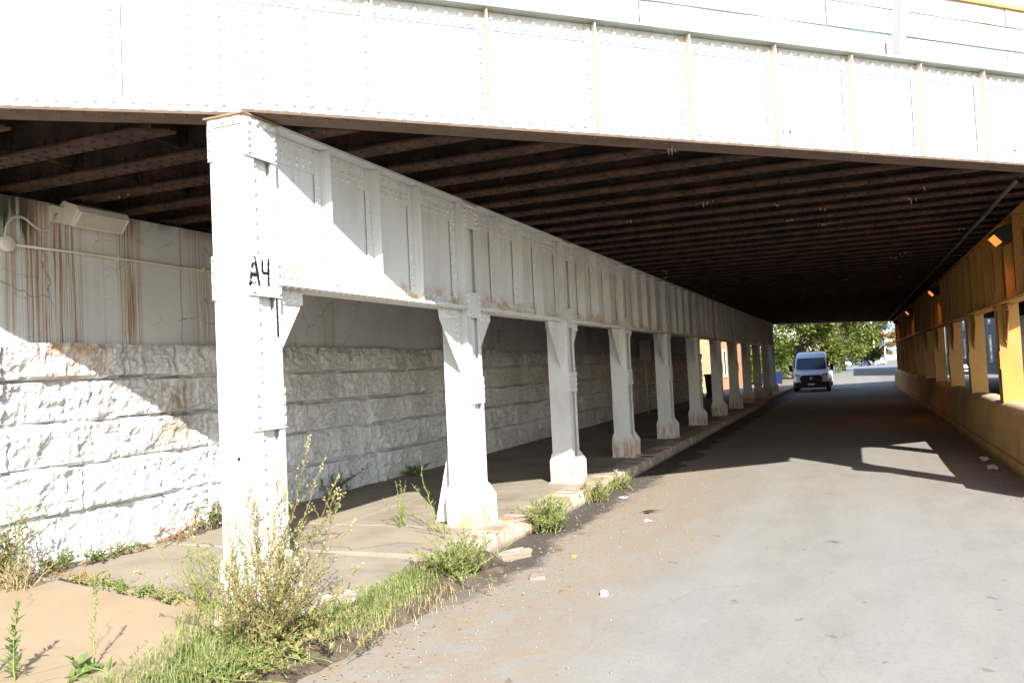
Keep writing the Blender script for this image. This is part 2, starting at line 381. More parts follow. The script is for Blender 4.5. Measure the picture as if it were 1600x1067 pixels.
# ------------------------------------------------------------------ ground, road, pavement
def fbm(p, o=4):
    return noise.fractal(Vector(p), 1.0, 2.0, o, noise_basis='PERLIN_ORIGINAL')
g = MB(); g.quad((-700,-300,-.06),(700,-300,-.06),(700,1500,-.06),(-700,1500,-.06))
struct('ground', g, plain('dusty_ground', (.22,.19,.14), .95, .1, vs=.3))
g = MB()
g.quad((-4.05,-30,0),(11,-30,0),(11,70,0),(-4.05,70,0))
g.quad((-4.05,70,0),(11,70,0),(11,420,0),(-4.05,420,0))
struct('road', g, ROAD)
g = MB(); g.quad((-60,128,.004),(60,128,.004),(60,190,.004),(-60,190,.004))
struct('cross_street', g, plain('far_asphalt', (.20,.20,.20), .9, vs=.4))

# kerb: a run of old cast lengths, chipped edges
def kerb_piece(mb, y0, y1, x0, x1, zt, seed):
    n = max(3, int((y1-y0)/.045)); prof = [(x0,-.1),(x0,zt),(x1-.05,zt),(x1-.016,zt-.012),(x1,zt-.05),(x1+.012,.0),(x1+.012,-.1)]
    vs = []; fs = []; m = len(prof)
    for i in range(n+1):
        y = y0 + (y1-y0)*i/n
        for j, (x, z) in enumerate(prof):
            a = .010*fbm((y*9, j*.7, seed)); chip = 0
            if j in (2,3,4): chip = max(0, fbm((y*6.5, seed*3.1, 4)) - .18)*.11
            vs.append((x + a - chip*.6*(j > 1), y, z + (.006*fbm((y*3, j, seed+2)) if z > 0 else 0) - chip*(j in (2,3)) - chip*.4*(j == 4)))
    for i in range(n):
        for j in range(m-1):
            fs.append((i*m+j, (i+1)*m+j, (i+1)*m+j+1, i*m+j+1))
    fs += [tuple(range(m)), tuple(range(n*m+m-1, n*m-1, -1))]
    mb.add(vs, fs)
g = MB(); y = 7.9; i = 0
while y < 66:
    L = R.uniform(1.7, 2.6); kerb_piece(g, y, min(y+L-.015, 66), -4.47, -4.05 + R.uniform(-.015,.015), .2 + R.uniform(-.008,.008), i*1.7); y += L; i += 1
struct('kerb', g, KERB, recalc=True)

# pavement slabs, slightly out of level
def slab(mb, poly, zt, th=.16, cell=None):
    tilt = (R.uniform(-.0012,.0012), R.uniform(-.0015,.0015)); c = (sum(p[0] for p in poly)/len(poly), sum(p[1] for p in poly)/len(poly))
    top = [Vector((x, y, zt + tilt[0]*(x-c[0]) + tilt[1]*(y-c[1]))) for x, y in poly]
    n = len(top); inner = [p + (Vector((c[0], c[1], p.z)) - p).normalized()*.009 for p in top]
    for p in top: p.z -= .006
    bot = [Vector((p.x, p.y, zt-th)) for p in top]
    fs = [tuple(range(2*n, 3*n))] + [(i, (i+1)%n, n+(i+1)%n, n+i) for i in range(n)] + [(n+i, n+(i+1)%n, 2*n+(i+1)%n, 2*n+i) for i in range(n)]
    mb.add(bot + top + inner, fs)
g = MB()
def rag(a, b, n, amp):        # ragged broken edge between two points
    out = []
    for k in range(n):
        t = k/n; x = a[0]+(b[0]-a[0])*t; yy = a[1]+(b[1]-a[1])*t
        out.append((x + R.uniform(-amp, amp), yy + R.uniform(-amp, amp)*.5))
    return out
slab(g, [(-8.45,6.05),(-7.65,6.2),(-5.2,5.62)] + rag((-5.0,5.62),(-4.42,6.05),4,.02) + rag((-4.35,6.1),(-4.22,7.0),6,.03) + rag((-4.22,7.1),(-4.5,7.85),4,.02) + [(-8.45,7.85)], .2)
slab(g, [(-9.5,1.2),(-4.55,1.2)] + rag((-4.5,1.6),(-4.48,4.2),16,.05) + rag((-4.5,4.3),(-5.05,5.42),14,.05) + [(-5.2,5.50),(-7.62,6.08),(-8.45,5.93),(-9.5,5.8)], .205)
y = 7.865
while y < 66:
    L = 1.5 + R.uniform(-.02,.02); y1 = min(y+L, 66)
    slab(g, [(-6.44,y),(-4.475,y),(-4.475,y1-.012),(-6.44,y1-.012)], .198)
    slab(g, [(-8.5,y),(-6.452,y),(-6.452,y1-.012),(-8.5,y1-.012)], .2)
    y += L
y = 66
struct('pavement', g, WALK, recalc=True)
# soil bed under slabs and as the worn verge beside the road
g = MB(); nx, ny = 30, 90; vs = []; fs = []
def soil_z(x, yy):
    e = max(0, min(1, (-3.62 + .2*fbm((yy*1.3, 3, 1)) - x)/.35))
    z = -.03 + .15*e + .035*fbm((x*4, yy*4, 0))*e
    return min(z, .09) if x < -4.75 else z
for i in range(nx+1):
    for j in range(ny+1):
        x = -5.4 + i*(1.9/nx); yy = 1 + j*(7.6/ny); vs.append((x, yy, soil_z(x, yy)))
for i in range(nx):
    for j in range(ny):
        a = i*(ny+1)+j; fs.append((a, a+ny+1, a+ny+2, a+1))
g.add(vs, fs, True); struct('soil_verge', g, SOIL)
g = MB(); g.quad((-9.6,1,.03),(-5.0,1,.03),(-5.0,66,.03),(-9.6,66,.03)); g.quad((-8.5,7.6,.17),(-4.46,7.95,.17),(-4.46,66,.17),(-8.5,66,.17)); struct('soil_bed', g, SOIL)

# ------------------------------------------------------------------ abutment wall on the left
WX = -8.3
bounds = [.1, .76, 1.29, 1.78, 2.27, 2.68]
joints = []
for c in range(5):
    js = []; yy = -1 + R.uniform(0, 1)
    while yy < 52: js.append(yy); yy += R.uniform(.85, 1.75)
    joints.append(js)
import bisect
def wall_x(yy, z):
    zz = z + .025*fbm((yy*1.6, z*.5, 3)) + .012*fbm((yy*6, z*3, 8))
    c = max(0, min(4, bisect.bisect_right(bounds, zz) - 1))
    yj = yy + .03*fbm((z*4, yy, 9)); js = joints[c]; k = bisect.bisect_right(js, yj)
    a = js[k-1] if k > 0 else -9; b = js[k] if k < len(js) else 99
    dz = min(abs(zz-bounds[c]), abs(bounds[c+1]-zz) if c < 4 else 9); dy = min(yj-a, b-yj)
    hsh = (math.sin(k*12.9898 + c*78.233)*43758.5453) % 1
    base = (hsh-.5)*.085 + (.055 if c == 4 else 0)
    tilt = (((hsh*7) % 1)-.5)*.10*(zz-(bounds[c]+bounds[c+1])/2)*2
    rock = .040*fbm((yy*2.1, z*3.3, c*5+k*2.3), 3) + .022*fbm((yy*7, z*10, 5), 3) + .034*abs(fbm((yy*2.6+k, z*4.6, c*3), 2)) - .035*max(0, .10-abs(fbm((yy*3.4, z*6.2, c+4), 2)))*4
    fc = noise.cell(Vector((yy*4.2 + .8*fbm((yy*2, z*2, 4)), z*6.5 + .8*fbm((yy*2, z*2, 14)), c+k))); rock += .017*fc
    tool = .017*fbm((yy*15, z*1.2, 2), 2)
    edge = min(1, dz/.034)*min(1, dy/.030); edge = edge*edge*(3-2*edge)
    if c == 4 and zz > 2.6: edge = min(1, dy/.035)
    return WX - .075 + edge*(.075 + base + tilt + rock + tool)
ys = []; yy = 1.0
while yy < 49.2:
    ys.append(yy); yy += .028 if 5.4 < yy < 13 else (.045 if 4 < yy < 19 else .14)
zs = [.05 + i*.026 for i in range(int(2.63/.026)+1)] + [2.68]
g = MB(); nz = len(zs)
vs = [(wall_x(a, b), a, b) for a in ys for b in zs]
fs = [(i*nz+j, (i+1)*nz+j, (i+1)*nz+j+1, i*nz+j+1) for i in range(len(ys)-1) for j in range(nz-1)]
o = len(vs)                        # ledge on top, back to the upper wall
vs += [(WX-.2, a, 2.685) for a in ys]
fs += [(i*nz+nz-1, (i+1)*nz+nz-1, o+i+1, o+i) for i in range(len(ys)-1)]
g.add(vs, fs)
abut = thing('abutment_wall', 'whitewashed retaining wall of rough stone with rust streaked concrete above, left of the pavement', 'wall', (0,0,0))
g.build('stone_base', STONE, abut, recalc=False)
g = MB(); ya = [1 + i*.12 for i in range(int(48.2/.12)+1)]; za = [2.66 + i*.09 for i in range(19)]; vs = []; fs = []; m = len(za)
for a in ya:
    for b in za: vs.append((WX-.05 + .010*fbm((a*1.1, b*1.5, 2)) + .004*fbm((a*6, b*6, 1)), a, b))
for i in range(len(ya)-1):
    for j in range(m-1): fs.append((i*m+j, (i+1)*m+j, (i+1)*m+j+1, i*m+j+1))
g.add(vs, fs, True); g.build('upper_wall', UPPER, abut)
g = MB(); g.box(WX-2.2, WX-.22, 1, 49.1, -.1, 4.28); g.box(WX-2.2, WX-.06, 48.9, 49.15, -.1, 4.3); g.build('wall_core', DARK, abut)
g = MB(); g.box(10.5, 12.5, 19.9, 68, -.1, 4.3)
for k in range(5): g.box(10.44, 10.5, 19.9, 68, .1+.5*k, .56+.5*k)
ra = thing('abutment_wall', 'dim stone abutment wall closing the far bay beyond the yellow columns', 'wall', (0,0,0)); g.build('stone_base', STONE, ra)

# ------------------------------------------------------------------ viaduct deck
SK = .97; C0 = 9.715
def yfront(x): return SK*x + C0
def yback(x): return x + 57.4
ZB = 4.33
deck = thing('bridge_deck', 'rusty brown steel deck of close set cross beams spanning the whole underpass', 'bridge deck', (0,0,0))
g = MB()
xs = [-10.5, 12.4]
def yedge(x):       # plan line of the street face: three girders meeting above the columns
    return 5.60 + .748*(x+4.71) if x < -4.62 else (yfront(x) if x < 2.72 else yfront(x) + 1.25)
for (xa, xb) in ((-10.5,-4.62),(-4.62,2.72),(2.72,12.4)):
    g.prism([(xa, yedge(xa+.001)+.28, 4.82),(xb, yedge(xb-.001)+.28, 4.82),(xb, yback(xb), 4.82),(xa, yback(xa), 4.82)], (0,0,.65))
g.build('slab', DARK, deck)
TIES = [-7.3,-5.9,-3.1,-1.7,-.3,1.1,3.8,5.4,7.2,9]
def beam(y, x0, x1, detail, slope):
    mb = MB()
    mb.box(x0, x1, y-.13, y+.13, ZB, ZB+.025)
    mb.box(x0, x1, y-.008, y+.008, ZB+.027, 4.82)
    mb.box(x0, x1, y-.10, y-.011, ZB+.0265, ZB+.042); mb.box(x0, x1, y+.011, y+.10, ZB+.0265, ZB+.042)
    mb.box(x0, x1, y-.024, y-.0095, ZB+.045, ZB+.14); mb.box(x0, x1, y-.12, y+.12, 4.77, 4.815)
    for tx in TIES:
        if x0+.2 < tx < x1-.2:
            mb.box(tx-.006, tx+.006, y+.02, y+.755, ZB+.10, ZB+.36)
            mb.box(tx-.05, tx+.05, y-.03, y-.012, ZB+.06, ZB+.42)
    if detail:
        x = x0 + .1
        while x < x1-.1:
            mb.rivet((x, y-.024, ZB+.095), (0,-1,0), .017); mb.rivet((x+.06, y-.075, ZB-.0), (0,0,-1), .017); mb.rivet((x+.06, y+.075, ZB), (0,0,-1), .017)
            x += .15
    mb.v = [(vx + (vy-y)/slope if vx > x1-.02 else vx, vy, vz) for vx, vy, vz in mb.v] if slope else mb.v
    return mb.build('beam', BROWN, deck)
y = 2.3; n = 0
while y < 66.5:
    x0 = max(-9.6, y-57.3); x1 = (y-.42-5.60)/.748 - 4.71; sl = .748
    if x1 > -4.9: x1 = max(-4.9, (y-C0-.44)/SK); sl = SK
    if x1 > 2.4: x1 = max(2.4, (y-C0-1.25-.44)/SK)
    if x1 > 11.6: x1 = 11.6; sl = 0
    if x1 - x0 > .4: beam(y, x0, x1, y < 17, sl); n += 1
    y += .775
# lime crusts hanging where water comes through
g = MB()
for k in range(75):
    j = R.choice(range(2, 34)); y = 2.3 + .775*j; tx = R.choice(TIES) + R.gauss(0, .10)
    if tx < -9 or tx > min(11, (y-C0)/SK) - .2: continue
    if R.random() < .6: tx = R.uniform(-8, 9)
    for q in range(R.randint(2, 7)):
        a = Vector((tx + R.gauss(0,.05), y + R.uniform(-.12,.02), ZB - .001)); L = R.uniform(.008,.05)*(2 if R.random() < .12 else 1)
        g.tube([a + Vector((0,0,.004)), a - Vector((0,0,L*.4)), a - Vector((R.uniform(-.01,.01),0,L))], [R.uniform(.008,.022), .008, .002], 5)
g.build('lime_crust', CRUST, deck)['kind'] = 'stuff'

# front face girder along the skew
dv = Vector((1, SK, 0)).normalized(); nv = Vector((dv.y, -dv.x, 0))      # nv looks towards the street
P0 = Vector((0, C0, 0))
def fp(s, off, z): return P0 + dv*s + nv*off + Vector((0,0,z))
def fbox(mb, s0, s1, o0, o1, z0, z1):
    mb.obox(fp((s0+s1)/2, (o0+o1)/2, (z0+z1)/2), dv*(s1-s0)/2, nv*(o1-o0)/2, Vector((0,0,(z1-z0)/2)))
def set_line(p, slope):
    global dv, nv, P0
    dv = Vector((1, slope, 0)).normalized(); nv = Vector((dv.y, -dv.x, 0)); P0 = Vector(p)
def face_girder(name, label, s0, s1, stiffs, rows, z1, parapet_side=True):
    t = thing(name, label, 'girder', (0,0,0))
    mb = MB(); fbox(mb, s0, s1, -.135, -.12, 4.36, z1)
    fbox(mb, s0, s1, -.119, -.107, 4.362, 4.50)           # bottom angle leg
    fbox(mb, s0, s1, -.119, -.105, z1-.17, z1-.002)
    x = s0 + .08
    while x < s1 - .05:
        mb.rivet(fp(x, -.107, 4.41), nv, .022); mb.rivet(fp(x+.07, -.107, 4.465), nv, .022)
        mb.rivet(fp(x, -.105, z1-.055), nv, .023); mb.rivet(fp(x+.07, -.105, z1-.12), nv, .023); x += .145
    for s in rows:
        z = 4.56
        while z < z1 - .2: mb.rivet(fp(s, -.12, z), nv, .021); z += .115
    mb.build('web', FACE, t)
    mb = MB(); fbox(mb, s0, s1, -.30, 0, 4.335, 4.36)
    x = s0 + .06
    while x < s1: mb.rivet(fp(x, -.05, 4.335), (0,0,-1), .016); x += .16
    mb.build('bottom_flange', FLANGE, t)
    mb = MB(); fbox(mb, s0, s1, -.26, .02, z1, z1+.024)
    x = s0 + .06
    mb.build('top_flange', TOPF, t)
    for s in stiffs:
        mb = MB(); fbox(mb, s-.006, s+.006, -.104, -.012, 4.365, z1-.004); fbox(mb, s-.085, s-.0065, -.104, -.094, 4.365, z1-.004)
        z = 4.56
        while z < z1-.1: mb.rivet(fp(s-.05, -.094, z), nv, .016); z += .14
        mb.build('stiffener', STIFF, t)
    return t
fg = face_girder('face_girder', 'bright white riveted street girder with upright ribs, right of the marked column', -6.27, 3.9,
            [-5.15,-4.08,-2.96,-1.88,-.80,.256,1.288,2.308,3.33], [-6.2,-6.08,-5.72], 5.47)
set_line((0, C0+1.25, 0), SK)
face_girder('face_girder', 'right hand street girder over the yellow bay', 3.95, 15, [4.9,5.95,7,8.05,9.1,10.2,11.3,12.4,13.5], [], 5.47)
set_line((0, C0, 0), SK); g = MB(); g.box(2.722, 2.76, 12.50, 14.1, 4.365, 5.46); g.build('sun_stop_plate', FACE, fg)  # added plate, keeps sun from leaking through the joint between girders
set_line((-4.71, 5.60, .07), .748)
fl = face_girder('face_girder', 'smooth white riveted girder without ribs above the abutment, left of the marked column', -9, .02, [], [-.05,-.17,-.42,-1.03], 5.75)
g = MB(); fbox(g, -.953, -.945, -.118, -.098, 4.362, 5.73)
z = 4.6
g.build('seam_strip', plain('grey_seam', (.12,.12,.125), .8), fl)
set_line((0, C0, 0), SK)
# splice cover beside the column
g = MB(); fbox(g, -6.306, -6.274, -.12, -.085, 4.36, 5.5); g.build('splice_bar', FACE, fg)
# rust brown soffit plate seen below the girders
# timber parapet above
POSTM = plain('pale_grey_post', (.38,.38,.395), .7)
GROOVE = plain('dark_seam', (.13,.12,.12), .9)
par = thing('timber_parapet', 'whitewashed plank parapet on top of the white street girder', 'parapet', (0,0,0))
zz = 5.497
for k, hgt in enumerate((.33,.30,.29,.30,.30)):
    s = -6.2
    while s < 3.8:
        L = R.uniform(2.4, 4.2); e = min(s+L-.018, 3.9); mb = MB(); n = 14
        vs = []; fs = []; off = -.175 + R.uniform(-.012,.012)
        for i in range(n+1):
            ss = s + (e-s)*i/n; wz = .010*fbm((ss*.9, k*3.1, 4)); wz2 = .010*fbm((ss*.9, k*3.1+9, 4))
            wo = .012*fbm((ss*.7, k*2.1, 7))
            for (oo, z) in ((off+wo, zz+wz+.011), (off+wo, zz+hgt+wz2-.012), (off+wo-.045, zz+hgt+wz2-.012), (off+wo-.045, zz+wz+.011)):
                vs.append(fp(ss, oo, z))
        for i in range(n):
            for j in range(4): fs.append((i*4+j, (i+1)*4+j, (i+1)*4+(j+1)%4, i*4+(j+1)%4))
        fs += [(0,1,2,3), (n*4+3, n*4+2, n*4+1, n*4)]
        mb.add(vs, fs); mb.build('plank', BOARD, par, recalc=True); s += L
    zz += hgt
g = MB(); fbox(g, -.2, 3.9, -.165, -.13, 6.36, 6.40); g.build('rusty_rail', plain('ochre_rust', (.42,.24,.08), .8, var=.4, vs=8), par)
for s in (1.06, 3.6):
    mb = MB(); lean = .10 if s == 1.06 else 0
    mb.obox(fp(s+lean/2, -.10, 6.2), dv*.042, nv*.075, Vector((0,0,.70)) + dv*lean*.9)
    mb.build('post', POSTM, par)
# steel angle shoe beside a post
g = MB(); fbox(g, .925, 1.01, -.158, -.148, 5.50, 5.75); g.rivet(fp(.96, -.148, 5.56), nv, .012); g.rivet(fp(.96, -.148, 5.66), nv, .012); g.build('post_shoe', plain('grey_brown_shoe', (.42,.36,.31), .8), par)
# rear face girder at the far mouth
g = MB(); 
for (a, b, z0, z1) in ((-11, 14, 4.3, 5.6),):
    g.prism([(a, yback(a)+.02, z0),(b, yback(b)+.02, z0),(b, yback(b)+.3, z0),(a, yback(a)+.3, z0)], (0,0,z1-z0))
rg = thing('face_girder', 'dark silhouetted girder across the far mouth of the underpass', 'girder', (0,0,0)); g.build('web', WHITE, rg)

# ------------------------------------------------------------------ columns
SEAM = plain('dark_rust_seam', (.10,.055,.03), .9, .1, var=.5, vs=12)
CAPP = plain('rusty_cap_edge', (.24,.165,.095), .8, .2, var=.4, vs=14)
def column_parts(t, sx, base_z, first=False, brace=False, ytop=4.1, mats=None, minus_bracket=True, base=True, bz=0):
    """local axes: +x (times sx) looks at the road, -y looks at the camera"""
    steel, rusty = mats or (WHITE, BASEW)
    def X(mb, x0, x1, *a): mb.box(sx*x0, sx*x1, *a)
    def rv(mb, p, n, r=.017): mb.rivet((sx*p[0], p[1], p[2]), (sx*n[0], n[1], n[2]), r)
    hw, hd = .175, .2
    s = MB()
    X(s, -hw, hw, -hd, -hd+.02, 0, ytop); X(s, -hw, hw, hd-.02, hd, 0, ytop)
    for a in (1, -1):
        X(s, a*(hw-.002), a*(hw-.02), -hd+.0205, -.075, 0, ytop); X(s, a*(hw-.002), a*(hw-.02), .14, hd-.0205, 0, ytop)
    X(s, -.12, .118, -.0745, .139, .01, ytop-.01)
    X(s, .1185, .130, -.0735, .02, .012, ytop-.012)
    z = .5
    while z < ytop - .05:
        rv(s, (.130, -.03, z), (1,0,0)); z += .12
    s.build('shaft', steel, t)
    s = MB(); X(s, .1555, .1585, -.0745, -.0685, .52, ytop-.34); X(s, .119, .1215, .0205, .0255, .52, ytop-.34); s.build('rust_seam', SEAM, t)
    # batten plates
    for (z0, z1, kind) in ((ytop-.33, ytop-.075, 0), (2.63, 2.955, 1), (1.53, 1.87, 2)):
        b = MB(); X(b, hw, hw+.014, -hd-.004, hd+.006, z0, z1)
        nr = 4
        for i in range(nr):
            zz = z0 + .04 + (z1-z0-.08)*i/(nr-1)
            rv(b, (hw+.014, -hd+.045, zz), (1,0,0)); rv(b, (hw+.014, hd-.03, zz), (1,0,0))
        b.build('batten_plate', steel, t); b = MB()
        if sx < 0 or kind == 2: continue
        X(b, -hw-.012, -hw+.055, -hd-.013, -hd-.001, z0-.02, z1+.02)
        for i in range(nr): rv(b, (-hw+.02, -hd-.013, z0 + (z1-z0)*i/(nr-1)), (0,-1,0), .018)
        b.build('splice_angle', steel, t)
    # cap angles
    c = MB(); zc = ytop-.07
    X(c, -hw-.005, hw-.01, -hd-.014, -hd-.001, zc, ytop); X(c, hw+.0005, hw+.015, -hd-.006, hd, zc+.0, ytop)
    for i in range(3): rv(c, (-.12+.115*i, -hd-.014, zc+.035), (0,-1,0), .02)
    for i in range(4): rv(c, (hw+.015, -.15+.1*i, zc+.035), (1,0,0), .02)
    c.build('cap_angle', steel, t)
    c = MB(); X(c, -hw-.03, hw+.035, -hd-.035, hd+.03, ytop+.001, ytop+.016); c.build('cap_plate', CAPP, t)
    # knee brackets under the girder
    for sgn in ((1,) if not minus_bracket else (1, -1)):
        b = MB(); L = .55 if not (first and sgn == 1) else .45; e = hd + .004
        pts = [(e,2.735),(e+L,2.735),(e+L-.03,2.60),(e,2.02)] if sgn == 1 else [(-e,2.735),(-e-L,2.735),(-e-L+.03,2.60),(-e,1.92)]
        b.prism([(sx*.055, p[0], p[1]) for p in pts], (sx*.014, 0, 0))
        y0, y1 = sorted((sgn*e, sgn*(e+L-.02)))
        X(b, .0695, .082, y0, y1, 2.60, 2.735)
        k = 0; yy = y0 + .05
        while yy < y1 - .02:
            rv(b, (.082, yy, 2.70 - .065*(k % 2)), (1,0,0)); yy += .055; k += 1
        ya, yb = sorted((sgn*(e+.001), sgn*(e+.10))); X(b, .0705, .0835, ya, yb, 2.03, 2.599)
        z = 2.07; k = 0
        while z < 2.58: rv(b, (.0835, sgn*(e+.03), z), (1,0,0), .016); rv(b, (.0835, sgn*(e+.075), z+.03), (1,0,0), .016); z += .062
        b.build('knee_bracket', steel, t)
    if base:
        b = MB(); prof = [(-.225,0),(-.225,.36),(-.185,.50),(.19,.50),(.285,.36),(.285,0)]
        for yy in (-hd-.016, hd+.002): b.prism([(sx*p[0], yy, p[1]) for p in prof], (0,.014,0))
        X(b, hw+.001, hw+.012, -hd+.0, hd, 0, .42); X(b, -hw-.012, -hw-.001, -hd, hd, 0, .42)
        X(b, -.24, .31, -hd-.06, hd+.06, -.03, .018)
        for zz in (.06,.13,.20,.27,.34): rv(b, (.235, -hd-.016, zz), (0,-1,0), .012)
        for zz in (.08,.22,.36): rv(b, (hw+.012, -.13, zz), (1,0,0)); rv(b, (hw+.012, .13, zz), (1,0,0))
        b.build('base_plate', rusty, t)
    if brace:
        b = MB(); b.prism([(sx*p[0], -.02, p[1]) for p in ((-.19,1.12),(-.19,.02),(-.455,.02))], (0,.03,0))
        b.prism([(sx*p[0], -.055, p[1]) for p in ((-.20,1.15),(-.17,1.12),(-.44,.0),(-.475,.0))], (0,.10,0))
        for k in range(7): rv(b, (-.225-.03*k, -.055, .95-.14*k), (0,-1,0), .014)
        b.build('foot_brace', steel, t)

LX = -4.665
LY = [5.55, 9.62, 13.5, 17.4, 21.7, 26.2, 30.7, 35.2, 39.7, 44.2, 48.7, 52.6]
ORD = ['second','third','fourth','fifth','sixth','seventh','eighth','ninth','tenth','eleventh']
left_labels = ['white rust stained steel column nearest the camera with black A4 lettering',
  'second white steel column from the camera, with a sloping brace at its foot'] + \
  ['%s white riveted steel column from the camera along the left kerb' % o for o in ORD[1:]] + ['last and farthest white column along the left kerb, beside the sunlit mouth']
c1 = thing('steel_column', left_labels[0], 'column', (LX, LY[0], .2), 0, 'white columns along the left kerb')
column_parts(c1, 1, .2, first=True, minus_bracket=False, ytop=4.11, mats=(COLW, COLW))
# lettering on the battens, sprayed by hand
def stroke(mb, pts, x, w):
    for a, b in zip(pts, pts[1:]):
        a = Vector((x, *a)); b = Vector((x, *b)); d = (b-a).normalized(); nrm = Vector((1,0,0)).cross(d)
        w2 = w*1.5; n = max(2, int((b-a).length/.012)); vs = []
        for i in range(n+1):
            q = i/n; p = a.lerp(b, q) + (d*w2*.4*(2*q-1) if i in (0, n) else Vector())
            vs += [p - nrm*w2*R.uniform(.75,1.15), p + nrm*w2*R.uniform(.75,1.15)]
        mb.add(vs, [(2*i, 2*i+2, 2*i+3, 2*i+1) for i in range(n)])
g = MB(); xa = .1902
stroke(g, [(-.202,2.715),(-.173,2.741)], xa, .011); stroke(g, [(-.176,2.735),(-.18,2.795),(-.165,2.85),(-.15,2.91),(-.13,2.94)], xa, .010)
stroke(g, [(-.134,2.943),(-.115,2.88),(-.103,2.826),(-.081,2.72)], xa+.0004, .011); stroke(g, [(-.184,2.797),(-.093,2.803)], xa+.0008, .010)
stroke(g, [(-.036,2.925),(-.040,2.848),(-.027,2.822),(.045,2.827)], xa+.0004, .009); stroke(g, [(.043,2.944),(.037,2.839),(.033,2.723)], xa+.0008, .010)
stroke(g, [(.150,2.617),(.152,2.472),(.154,2.302)], .1750, .010)
g.build('painted_lettering', PAINTBLK, c1)
g = MB(); g.tube([(.02, -.2, 1.31),(.02,-.2035,1.31)], [.016,.016], 10); g.build('bolt_hole', PAINTBLK, c1)
c2 = thing('steel_column', left_labels[1], 'column', (LX, LY[1], .2), 0, 'white columns along the left kerb')
column_parts(c2, 1, .2, brace=True, ytop=4.11)
c3 = thing('steel_column', left_labels[2], 'column', (LX, LY[2], .2), 0, 'white columns along the left kerb')
column_parts(c3, 1, .2, ytop=4.11)
for k in range(3, 12): dup(c3, (LX, LY[k], .2), 0, left_labels[k])

RX = 2.70
RY = [13.6, 18.0, 22.5, 27.0, 31.75, 36.2, 40.7, 45.2, 49.7, 54.2, 58.7]
rc = thing('steel_column', 'nearest yellow steel column on the right barrier, just outside the street girder', 'column', (RX, RY[0], .2), 0, 'yellow columns on the right barrier')
column_parts(rc, -1, .2, ytop=4.11, mats=(YELLOW, YELLOW), base=False)
rl = ['yellow steel column on the right barrier with its foot in bright sun'] + ['%s yellow steel column back from the sunlit one on the right barrier' % o for o in
      ['next','second','third','fourth','fifth','sixth','seventh','eighth']] + ['last yellow column on the right barrier, at the far mouth']
for k in range(1, 11): dup(rc, (RX, RY[k], .2), 0, rl[k-1])

# ------------------------------------------------------------------ longitudinal girders between the columns
def long_girder(name, label, wx, sx, ycols, y_end, mat, mat2, detail_to):
    t = thing(name, label, 'girder', (0,0,0))
    def X(mb, x0, x1, *a): mb.box(wx+sx*x0, wx+sx*x1, *a)
    def rv(mb, p, n=(1,0,0), r=.016): mb.rivet((wx+sx*p[0], p[1], p[2]), (sx*n[0], n[1], n[2]), r)
    web = MB(); tf = MB(); bf = MB()
    spans = [(ycols[i]+.206, ycols[i+1]-.206) for i in range(len(ycols)-1)] + ([(ycols[-1]+.206, y_end)] if y_end else [])
    for k, (a, b) in enumerate(spans):
        X(web, -.007, .007, a, b, 2.97, 4.30)
        X(web, .0075, .021, a, b, 4.06, 4.298); X(web, .0075, .020, a, b, 2.972, 3.10)
        X(tf, -.15, .165, a, b, 4.3015, 4.326); X(bf, -.16, .185, a, b, 2.938, 2.968)
        det = a < detail_to
        if det:
            y = a + .08
            while y < b - .05:
                rv(web, (.021, y, 4.25)); rv(web, (.021, y+.05, 4.16)); rv(web, (.021, y+.05, 4.10) if k < 2 else (.021, y, 4.11)); rv(web, (.020, y, 3.055)); rv(web, (.020, y+.045, 3.01))
                if y < 20: rv(bf, (.15, y, 2.938), (0,0,-1), .017)
                y += .105 if k < 3 else .15
        # doubled connection angles beside the columns
        if k > 0:
            X(web, .0215, .034, a+.002, a+.10, 2.975, 4.295)
        X(web, .0215, .034, b-.13, b-.002, 2.975, 4.295)
        if det:
            z = 3.0
            while z < 4.28:
                rv(web, (.034, b-.04, z)); rv(web, (.034, b-.10, z+.04), r=.013)
                z += .085
        for q in (.22,.46,.70):
            y = a + (b-a)*q; s = MB()
            X(s, .022, .145, y-.006, y+.006, 2.972, 4.295); X(s, .0225, .034, y-.095, y-.0065, 2.972, 4.295)
            if det:
                z = 3.13
                while z < 4.05: rv(s, (.034, y-.05, z)); z += .115
            s.build('stiffener', mat, t)
    web.build('web', mat, t); tf.build('top_flange', mat, t); bf.build('bottom_flange', mat2, t)
    return t
long_girder('support_girder', 'long white riveted girder running back from the marked column over the left kerb', -4.63, 1, LY, None, WEBW, WHITE_RUSTY, 30)
long_girder('support_girder', 'long yellow riveted girder under the amber lamps on the right', 2.66, -1, RY, None, YELLOW, YELLOW, 33)

# ------------------------------------------------------------------ concrete barrier on the right
g = MB(); prof = [(2.36,-.05),(2.36,.20),(2.385,.235),(2.40,.25),(2.42,.95),(2.45,1.06),(2.52,1.125),(2.66,1.15),(2.80,1.14),(2.92,1.08),(2.97,.98),(3.0,.2),(3.0,-.05)]
vs = []; fs = []; n = 0; m = len(prof); y = 13.1
while y < 61.0:
    # crown sags beside each column, humps between them
    d = min(abs(y-c) for c in RY); hump = .03*min(1, d/1.2) - .03
    for j, (x, z) in enumerate(prof): vs.append((x + .006*fbm((y*2, j, 3)), y, z + (hump if z > .9 else 0) + .006*fbm((y*2, j, 9))*(z > .1)))
    n += 1; y += .14 if y < 30 else .3
for i in range(n-1):
    for j in range(m-1): fs.append((i*m+j, i*m+j+1, (i+1)*m+j+1, (i+1)*m+j))
fs += [tuple(range(m)), tuple(range(n*m-1, (n-1)*m-1, -1))]
g.add(vs, fs, True)
bar = thing('traffic_barrier', 'tan yellow concrete barrier wall along the right edge of the road', 'barrier', (0,0,0)); g.build('wall', BARRIER, bar, recalc=True)

